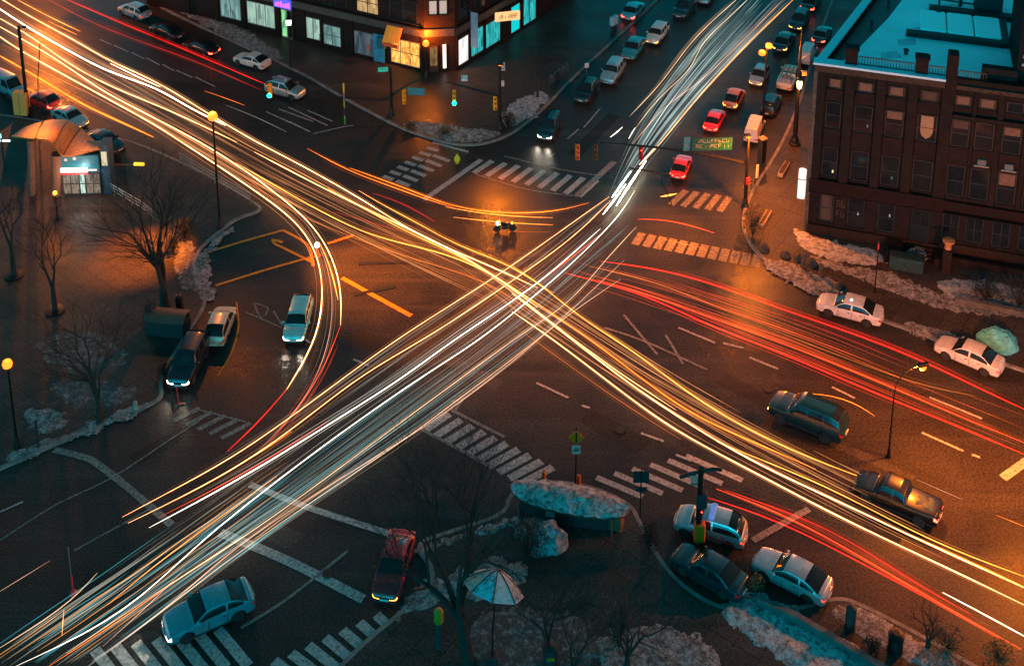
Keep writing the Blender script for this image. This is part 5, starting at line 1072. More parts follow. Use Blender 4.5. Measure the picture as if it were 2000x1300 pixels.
# pots and shrubs on the plaza
M_LEAF = mat('dark_evergreen_leaf', (.012, .016, .010), .8, var=.5, scale=3)
def shrub(px, py, r, h, n, label, m=None, z=.14, seed=1, name='shrub', cat='shrub', twig=True, base=.1):
    o = empty(name, G(px, py, z), 0, label, cat); rr = random.Random(seed); b = MB()
    for i in range(n):
        th, u = rr.random() * 6.283, rr.random() ** .5; ph = rr.random(); d = Vector((math.cos(th) * u * r * (1 - .4 * ph * ph), math.sin(th) * u * r * (1 - .4 * ph * ph), base + h * ph)); d += Vector((noise.noise(d * 2), noise.noise(d * 2 + Vector((5, 5, 5))), 0)) * r * .3
        s = .025 + rr.random() * .055; a = Vector((rr.gauss(0, 1), rr.gauss(0, 1), rr.gauss(0, 1))).normalized(); c = a.orthogonal().normalized(); e = a.cross(c)
        b.add([d + c * s, d + e * s * .6, d - c * s, d - e * s * .6], [(0, 1, 2, 3)])
    b.build('foliage', m or M_LEAF, o)
    t = MB()
    for i in range(46 if twig else 5):
        th = rr.random() * 6.283; k_ = .25 + .8 * rr.random(); e = Vector((math.cos(th) * r * k_, math.sin(th) * r * k_, h * (.7 + .42 * rr.random()))); t.tube([(0, 0, 0), e * .5 + Vector((0, 0, .1 * h)), e], lambda q: .022 - .016 * q, 4, False)
    t.build('stem', M_BARK, o); return o
M_BROWNLEAF = mat('dry_brown_leaf', (.16, .09, .035), .8, var=.5, scale=3)
shrub(993, 250, .95, 1.5, 1500, 'round clipped dark bush beside the signal mast on the north-west corner', seed=2)
shrub(1925, 585, 1.3, 1.5, 1300, 'dark twiggy bush on the snowy lawn of the brown building', seed=3)
shrub(362, 462, 1.0, 1.7, 1100, 'dark shrub behind the four-stemmed tree, nearest the slip lane', seed=4)
shrub(338, 492, .7, 1.3, 700, 'small dark shrub tucked behind the trunks of the four-stemmed tree', seed=5)
shrub(1470, 462, 1.1, 2.9, 1700, 'tall orange-lit dry shrub at the north-east corner beside the mast', M_BROWNLEAF, seed=6)
shrub(296, 640, .7, 2.2, 700, 'dark narrow shrub at the left end of the storage box', seed=7)
shrub(322, 735, .6, .8, 600, 'low dark shrub left of the black off-road car', seed=8)
shrub(1990, 600, 1.5, 2.6, 1500, 'large black bush cut by the right edge of the picture', seed=9)
shrub(1210, 1262, .7, 2.3, 900, 'dark upright shrub among the bare trees at the bottom', seed=10)
shrub(1268, 1075, .7, 1.9, 900, 'dark reddish upright shrub left of the dark teal sedan', mat('dark_red_leaf', (.05, .016, .012), .8, var=.4), seed=11)
shrub(1030, 1088, 1.2, 2.4, 1500, 'big dark evergreen shrub left of the snowy shelter', seed=12)
shrub(1700, 1275, .6, .8, 500, 'low dark shrub left of the round litter bin', seed=13)
shrub(1850, 1265, 1.1, .9, 700, 'low orange-lit dry shrub on the verge at the lower right', M_BROWNLEAF, seed=14)
shrub(1950, 1290, 1.0, .8, 700, 'dry grassy shrub in the lowest right corner', M_BROWNLEAF, seed=15)
shrub(800, 250, .8, .5, 450, 'low brown shrub in the snow at the foot of the north-west mast', M_BROWNLEAF, seed=16)
shrub(868, 262, .9, .6, 550, 'low brown shrub in the snow in front of the hanging green signal', M_BROWNLEAF, seed=17)
shrub(1620, 1150, .5, .9, 500, 'rusty brown shrub between the dark teal sedan and the silver coupe', M_BROWNLEAF, seed=18).location = G(1478, 1152, .14)
shrub(1790, 508, .9, .9, 700, 'frosted shrub left of the entrance steps', mat('frosted_leaf', (.20, .24, .26), .8, var=.5), seed=19)
# motorcycle crossing the junction
o = empty('motorcycle', G(986, 452, .01), R(0), 'small motorcycle with one white headlamp and yellow lamps crossing the junction', 'motorcycle')
for x in (-.68, .68):
    w = MB().lathe([(.2, -.06), (.31, -.05), (.33, 0), (.31, .05), (.2, .06)], (0, 0, 0), 16, 'y').build('wheel', M_TYRE, o); w.location = (x, 0, .33); MB().lathe([(.19, -.03), (.19, .03)], (0, 0, 0), 12, 'y').build('rim', M_RIM, w)
b = MB(); b.tube([(-.68, 0, .33), (-.2, 0, .5), (.3, 0, .75), (.5, 0, .85), (.68, 0, .33)], .05, 6); b.rbox(-.3, .25, -.16, .16, .3, .65, .05); b.build('frame', M_DARK, o)
MB().rbox(-.1, .38, -.14, .14, .72, .95, .06).build('fuel_tank', P_BLACK, o); MB().rbox(-.75, -.08, -.13, .13, .70, .82, .05).build('seat', M_DARK, o)
MB().tube([(.42, -.36, 1.05), (.5, 0, .98), (.42, .36, 1.05)], .025, 6).build('handlebar', M_STEEL, o)
MB().lathe([(.05, .0), (.14, .04), (.12, .14), (.02, .17)], (-.70, 0, .78), 10, 'x').build('tail_light', mat('amber_lamp', (.6, .5, .05), .4, emit=3, ecol=(.9, .8, .1)), o)
MB().lathe([(.14, -.02), (.17, .06), (.1, .14)], (.6, 0, .85), 10, 'x').build('headlight', glow('lit_headlight', (1, .92, .80), 14), o)
for y in (-.3, .3): MB().lathe([(.03, -.05), (.07, 0), (.03, .05)], (.45, y, .92), 8).build('indicator', MATS['amber_lamp'], o)
o.rotation_euler = (0, 0, heading(986, 445, -1, .06))
# bicycle rack and bollards by the side street
o = empty('bicycle_rack', G(1090, 152, .14), R(55), 'row of dark hooped bicycle stands on the side street pavement', 'bicycle rack')
for k in range(5): MB().tube(catmull([(k * .8 - 1.6, 0, 0), (k * .8 - 1.6, 0, .75), (k * .8 - 1.4, 0, .95), (k * .8 - 1.2, 0, .75), (k * .8 - 1.2, 0, 0)], .15), .03, 6).build('hoop', M_STEEL, o)
bollard(1089, 160, 1.1, .2, 'dark litter bin beside the bicycle rack', 'litter_bin', M_BLACK, cat='bin')
plate(G(1146, 128, 1.9), R(20), .5, .55, mat('grey_sign_face', (.42, .40, .40)), 'grey parking sign on a thin post beside the bicycle rack', 'sign', post=1.75)
o = empty('news_rack', G(1198, 62, .14), R(50), 'pale blue twin newspaper boxes on dark legs beside the side street', 'newspaper box')
for k in (0, 1):
    MB().rbox(-.5 + .62 * k, .06 + .62 * k, -.25, .25, .9, 1.95, .05).build('box', mat('pale_blue_box', (.18, .36, .42), .5, var=.2), o); MB().rbox(-.35 + .62 * k, -.1 + .62 * k, -.12, .12, 0, .9, .02).build('leg', M_DARK, o)
# plaza barrier rails
def barrier(pts, label):
    o = empty('steel_barrier', G(*pts[0], .14), 0, label, 'barrier'); P = [G(x, y, .14) - o.location for x, y in pts]
    for z in (.45, .75, 1.05): MB().tube([p + Vector((0, 0, z)) for p in catmull(P, 1.)], .035, 6).build('rail', M_STEEL, o)
    for p in catmull(P, 1.6)[::1]: MB().tube([p, p + Vector((0, 0, 1.08))], .04, 6).build('post', M_STEEL, o)
barrier([(208, 372), (240, 392), (275, 412), (300, 432)], 'stepped rusty steel railing running down from the kiosk towards the four-stemmed tree')
barrier([(352, 318), (420, 358), (490, 398)], 'guard rail along the avenue edge of the west plaza behind the bare tree')
# sign boards and bar by the kiosk, unlit
o = empty('information_board', G(222, 340, .14), R(-5), 'dark board with pale scribbled lettering right of the kiosk', 'board'); MB().box(-.9, .9, -.06, .06, 1.0, 2.2).build('board', M_DARK, o)
b = MB(); glyphs(b, -.75, -.05, 1.25, 1.9, 2, -.062, 4, .07); b.build('lettering', mat('chalk', (.5, .45, .4), .8), o); [MB().box(x, x + .1, -.05, .05, 0, 1.0).build('leg', M_DARK, o) for x in (-.8, .7)]

# ================================================================== KIOSK ON THE WEST PLAZA
kb = G(162, 380, .14); kiosk = empty('kiosk', (kb.x, kb.y, .14), R(2), 'kiosk with a curved canopy, teal fascia and a lit white sign over its front', 'kiosk')
MB().box(-1.75, 1.75, 0, 2.6, 0, 4.0).build('kiosk_wall', mat('kiosk_blue', (.03, .08, .10), .5, var=.2), kiosk)
MB().rbox(-1.8, 1.8, -.25, .0, 2.75, 4.15, .05).build('fascia', mat('teal_fascia', (.02, .14, .18), .35, var=.15), kiosk)
MB().box(-1.7, .75, -.34, -.252, 2.5, 2.92).build('sign_panel', glow('white_kiosk_light', (.85, 1, 1), 2.6), kiosk)
b = MB(); glyphs(b, -1.62, .65, 2.56, 2.86, 11, -.342, 21, .05); b.build('sign_lettering', mat('dark_sign_letters', (.05, .10, .12), .5), kiosk)
MB().box(.76, 1.55, -.30, -.252, 2.62, 2.74).build('light_bar', glow('pink_light_bar', (1, .75, .7), 2.), kiosk)
MB().box(-1.72, .72, -.31, -.01, 2.26, 2.48).build('red_awning_strip', mat('red_strip', (.5, .03, .03), .6, emit=.55, ecol=(1, .04, .03)), kiosk)
lk = lit_glass('kiosk_window_light', (.10, .05, .03), (.55, .42, .30), .55, 3, 9)
for u0, u1, g in ((-1.7, -.2, lk), (-.15, .35, lit_glass('kiosk_door_light', (.15, .28, .2), (.75, 1, .85), .9, 2, 6)), (.42, 1.7, lk)): window(kiosk, I4, u0, u1, .15, 2.2, g, 2 if u1 - u0 > 1 else 1, 2, M_DARK, False)
b = MB(); b.lathe([(.16, -.262), (.16, -.27)], (-1.15, 0, 3.75), 12, 'y'); b.lathe([(.16, -.262), (.16, -.27)], (-.35, 0, 3.85), 12, 'y'); b.build('emblem', mat('pale_emblem', (.4, .45, .45), .5, emit=.08), kiosk)  # emblem glows faintly though it is no lamp
MB().box(1.82, 2.6, .1, 1.6, 0, 4.9).build('side_tower', mat('blue_render', (.02, .06, .10), .5, var=.3), kiosk); MB().rbox(1.95, 2.45, .04, .1, 2.9, 4.3, .02).build('pane', glow('cream_window_light', (1, .85, .5), .8), kiosk)
# the canopy: a leaf-shaped shell rising to a ridge
P = lambda x, y, z: at_h(x, y, (162, 380), z) - kiosk.location
rid = [(26, 262, 1.5), (60, 243, 3.6), (110, 232, 5.2), (150, 240, 5.6), (200, 288, 2.2)]; fro = [(24, 264, .2), (55, 268, -1.2), (100, 275, -1.6), (125, 303, -.8), (198, 290, -.2)]
A = catmull([P(*q) for q in rid], .3); B = catmull([P(*q) for q in fro], .3)
def res(p, n): return [p[min(len(p) - 1, int(i * (len(p) - 1) / (n - 1)))].lerp(p[min(len(p) - 1, int(i * (len(p) - 1) / (n - 1)) + 1)], (i * (len(p) - 1) / (n - 1)) % 1) for i in range(n)]
n = 26; A, B = res(A, n), res(B, n); m = 8; vs = []
for i in range(n):
    for k in range(m + 1):
        t = k / m; q = A[i].lerp(B[i], t); q = q + Vector((0, 0, .2 * math.sin(math.pi * t) * math.sin(math.pi * i / (n - 1)))); vs.append(q)
lo = [v - Vector((0, 0, .16)) for v in vs]; N_ = len(vs)
fs = [(i * (m + 1) + k, (i + 1) * (m + 1) + k, (i + 1) * (m + 1) + k + 1, i * (m + 1) + k + 1) for i in range(n - 1) for k in range(m)]
rim_ = [(i * (m + 1) + c_, (i + 1) * (m + 1) + c_) for i in range(n - 1) for c_ in (0, m)] + [(e * (m + 1) + k, e * (m + 1) + k + 1) for e in (0, n - 1) for k in range(m)]
MB().add(vs + lo, fs + [tuple(N_ + q for q in f[::-1]) for f in fs] + [(a, c_, N_ + c_, N_ + a) for a, c_ in rim_]).build('canopy', mat('amber_canopy', (.30, .115, .022), .35, var=.55, scale=5, bump=.5, bscale=12), kiosk, smooth=True)
for i in (8, 13, 17):
    MB().tube([vs[i * (m + 1) + k] + Vector((0, 0, .03)) for k in range(m + 1)], .05, 5).build('canopy_rib', M_DARK, kiosk)
for x, y0, y1, d, r in ((112, 300, 372, -.3, .38), (62, 270, 330, 0, .3)):
    a, c_ = P(x, y0, d), P(x - 2, y1, d); c_.z = 0; MB().tube([c_, (a + c_) / 2, a], lambda t: r * (1 + .35 * t), 10).build('column', mat('column_render', (.14, .08, .05), .7, var=.25), kiosk, smooth=True)
lamp_light(kiosk, P(112, 262, 2.0) + Vector((0, -1.5, 3.2)), 1300, (1, .33, .04))  # added lamp without a fixture, brightens the canopy
lamp_light(kiosk, Vector((.1, -1.4, 2.4)), 220, (.7, 1, 1), .3)
o = empty('light_sign', G(2, 330, .14), 0, 'small teal-lit sign with two light bars on a post at the left edge', 'sign'); MB().tube([(.35, 0, 0), (.35, 0, 3.6)], .09, 8).build('post', M_DARK, o)
MB().rbox(-.9, .42, -.1, -.02, 3.3, 3.75, .04).build('panel', glow('teal_sign_light', (.25, 1, .95), 1.8), o); MB().rbox(-.9, .3, -.1, -.02, 2.95, 3.1, .02).build('light_bar', glow('white_kiosk_light', (.85, 1, 1), 2.6), o); MB().rbox(.45, 1.2, -.1, -.02, 2.95, 3.12, .02).build('light_bar', glow('white_kiosk_light', (.85, 1, 1), 2.6), o)
o = empty('light_bar', G(262, 352, .14), R(-3), 'horizontal yellow-lit bar on a dark beam right of the kiosk', 'light bar'); MB().rbox(.1, 1.1, -.12, .12, 1.6, 1.86, .06).build('tube_lamp', glow('yellow_bar_light', (1, .62, .03), 1.6), o); MB().box(-2.4, .09, -.05, .05, 1.55, 1.66).build('beam', mat('rusty_beam', (.25, .10, .04), .7), o); MB().box(-.9, -.75, -.05, .05, 0, 1.549).build('post', M_DARK, o)

# ================================================================== BARE TREES
def bare_tree(px, py, h, spread, label, seed, stems=1, lean=(0, 0), z=.14, r0=.22, depth=6, fork=.25, collar=False, m=None, up=.75):
    root = empty('bare_tree', G(px, py, z), 0, label, 'tree', 'leafless trees round the crossing'); rr = random.Random(seed); tk = MB(); cr = MB()
    def grow(p, d, L, r, lev):
        n = 4 if lev < 3 else 3; pts = [p]; q = p.copy(); dd = d.copy()
        for i in range(n):
            dd = (dd + Vector((rr.gauss(0, .09), rr.gauss(0, .09), rr.gauss(0, .05) + (.05 if lev else 0)))).normalized(); q = q + dd * L / n; pts.append(q.copy())
        e = r * (.62 if lev < depth else .3)
        (tk if lev < 3 else cr).tube(pts, lambda t: r + (e - r) * t, 7 if lev < 2 else (5 if lev < 3 else 3), False)
        if lev >= depth: return
        k = 2 + (rr.random() < .75) + (lev >= 2 and rr.random() < .6)
        for i in range(k):
            a = dd.orthogonal().normalized(); a = Matrix.Rotation(rr.random() * 6.283, 3, dd) @ a; w = .30 + .38 * rr.random()
            nd = (dd * math.cos(w) + a * math.sin(w) * spread); nd.z = nd.z * up + .12; nd.normalize()
            at = pts[-1] if i == 0 or lev == 0 else pts[rr.randrange(max(1, n - 2), n + 1)]
            grow(at, nd, L * (.66 + .22 * rr.random()), e * (.9 if i == 0 else .72), lev + 1)
    h /= 1.22; L0 = h * fork; base = Vector((0, 0, 0)); top = Vector((lean[0] * .2, lean[1] * .2, L0))
    tk.tube([base - Vector((0, 0, .1)), base + Vector((0, 0, .25)), top * .5, top], [r0 * 1.5, r0 * 1.12, r0, r0 * .8], 9, True)
    for s in range(max(stems, 1)):
        a = 6.283 * s / max(stems, 1) + rr.random(); d = Vector((math.cos(a) * .28 * (stems > 1) + lean[0] * .1, math.sin(a) * .28 * (stems > 1) + lean[1] * .1, 1)).normalized()
        grow(top - Vector((0, 0, .25)), d, h * (.30 if stems > 1 else .24), r0 * (.62 if stems > 1 else .85), 1)
    tk.build('trunk', m or M_BARK, root, smooth=True); cr.build('crown', M_TWIG, root)
    if collar: MB().lathe([(.75, 0), (.75, .1), (.3, .14)], n=14).build('planting_ring', M_BLACK, root)
    return root
bare_tree(322, 597, 15.0, 1.0, 'tall bare tree with four trunks at the edge of the west plaza', 11, stems=4, fork=.13, r0=.36, depth=6)
bare_tree(108, 607, 9.2, 1.0, 'bare tree in a round black planting ring below the kiosk', 12, stems=2, fork=.3, r0=.2, collar=True)
bare_tree(28, 538, 8.8, 1.1, 'bare tree near the left edge with a dark collar on its trunk', 13, stems=2, fork=.4, r0=.2, collar=True)
bare_tree(195, 822, 10.6, 1.1, 'slender many-branched bare tree on the icy ground above the left kerb', 14, stems=4, fork=.2, r0=.2)
bare_tree(915, 1294, 13.2, 1.15, 'big spreading bare tree with a leaning trunk at the bottom behind the red sedan', 15, stems=4, fork=.3, r0=.33, lean=(-2.2, .5), depth=7)
bare_tree(1068, 1296, 7.5, 1.1, 'small bare tree behind the litter bin with the orange label', 16, stems=3, fork=.22, r0=.16)
bare_tree(1225, 1300, 8.0, 1.2, 'thin wide bare tree at the bottom below the dark teal sedan', 17, stems=4, fork=.12, r0=.15)
bare_tree(1120, 1340, 7.0, 1.2, 'thin bare tree rising from the bottom edge between two others', 20, stems=3, fork=.15, r0=.13)
bare_tree(1050, 190, 7.5, 1.0, 'young bare tree on the snowy pavement of the side street', 18, stems=2, fork=.3, r0=.13, depth=5)
bare_tree(1812, 1262, 4.3, 1.3, 'stubby pruned bare tree beside the red light streaks at the lower right', 19, stems=4, fork=.12, r0=.12, depth=4)

# ================================================================== LIGHT STREAKS: headlamps and tail lamps drawn out along the roads, as bars of light in the air
def trail_mat(name, col, s):
    """light hanging in the air: adds to what lies behind it, stronger and weaker along its length"""
    m = bpy.data.materials.new(name); m.use_nodes = True; t = m.node_tree; L = t.links.new; t.nodes.remove(t.nodes['Principled BSDF'])
    e = t.nodes.new('ShaderNodeEmission'); tr = t.nodes.new('ShaderNodeBsdfTransparent'); ad = t.nodes.new('ShaderNodeAddShader')
    tc = t.nodes.new('ShaderNodeTexCoord'); n = t.nodes.new('ShaderNodeTexNoise'); n.inputs['Scale'].default_value = .22; n.inputs['Detail'].default_value = 5
    mr = t.nodes.new('ShaderNodeMapRange'); mr.inputs[1].default_value = .3; mr.inputs[2].default_value = .7; mr.inputs[3].default_value = s * .28; mr.inputs[4].default_value = s * .72
    L(tc.outputs['Object'], n.inputs['Vector']); L(n.outputs[0], mr.inputs[0]); L(mr.outputs[0], e.inputs['Strength']); e.inputs['Color'].default_value = (*col, 1)
    L(e.outputs[0], ad.inputs[0]); L(tr.outputs[0], ad.inputs[1]); L(ad.outputs[0], t.nodes['Material Output'].inputs['Surface']); return m
FAINT = {}
def faint(m):
    if m not in FAINT:
        f = m.copy(); f.name = 'faint_' + m.name; FAINT[m] = f
        for nd in f.node_tree.nodes:
            if nd.type == 'MAP_RANGE': k = min(.30, .42 / max(nd.inputs[4].default_value, .01)); nd.inputs[3].default_value *= k; nd.inputs[4].default_value *= k
    return FAINT[m]
def smooth(p, it=9):
    p = [v.copy() for v in p]
    for _ in range(it): p = [p[0]] + [p[i] * .5 + (p[i - 1] + p[i + 1]) * .25 for i in range(1, len(p) - 1)] + [p[-1]]
    return p
T_W = trail_mat('white_streak', (1, .36, .13), 9); T_WB = trail_mat('bright_white_streak', (1, .52, .30), 12); T_N = trail_mat('neutral_white_streak', (.95, .84, .68), 4.2)
T_C = trail_mat('cream_streak', (1, .36, .13), 6); T_P = trail_mat('pink_streak', (1, .48, .30), 1.1); T_CN = trail_mat('pale_cream_streak', (1, .62, .34), 1.5)
T_Y = trail_mat('yellow_streak', (1, .29, .04), 4.5); T_O = trail_mat('orange_streak', (1, .17, .01), 3.5); T_OD = trail_mat('dull_orange_streak', (1, .22, .03), .8)
T_R = trail_mat('red_streak', (1, .012, .006), 2.2); T_RD = trail_mat('dark_red_streak', (1, .03, .02), .45); T_RO = trail_mat('orange_red_streak', (1, .05, .008), 2.2); T_G = trail_mat('grey_streak', (.62, .62, .52), .42); T_T = trail_mat('pale_teal_streak', (.40, .60, .57), .42)
def streak(pts, m, w, label, z=.62, grp=None):
    w *= .27 if grp == ST_ else .34
    p = smooth(catmull([G(x, y, z) for x, y in pts], 1.)); Ln = len(p); o = p[len(p) // 2].copy(); o.z = 0
    q = []
    for i, v in enumerate(p): q.append(v - o)
    f = lambda t: w * .5 * min(1, .25 + min(t, 1 - t) * Ln / 4)
    ob = MB().tube(q, f, 6).build('light_streak', m, None, smooth=True, label=label, cat='light streak', group=grp); ob.location = o
    if len(q) > 12:
        for sd in (-1, 1, 1):                                       # fainter strands travelling beside the core
            dd = sd * (.12 + .34 * rnd.random()) * (.6 + w * 4); dz = rnd.uniform(-.1, .15); a = rnd.randrange(0, max(1, len(q) // 4)); e = len(q) - rnd.randrange(0, max(1, len(q) // 4)); pp = []
            for i in range(a, e):
                t = (q[min(i + 1, len(q) - 1)] - q[max(i - 1, 0)]).normalized(); pp.append(q[i] + Vector((-t.y, t.x, 0)) * dd + Vector((0, 0, dz)))
            if len(pp) > 3: MB().tube(pp, lambda t: w * .30 * min(1, .1 + 4 * min(t, 1 - t)), 4).build('faint_strand', faint(m), ob)
    return ob
AV = 'light streaks along the avenue'; ST_ = 'light streaks across the junction from the lower left'; SL = 'light streaks round the slip lane'; UP = 'light streaks up the side street'; RD = 'red light streaks on the right-hand avenue'; LR = 'light streaks down to the lower right'
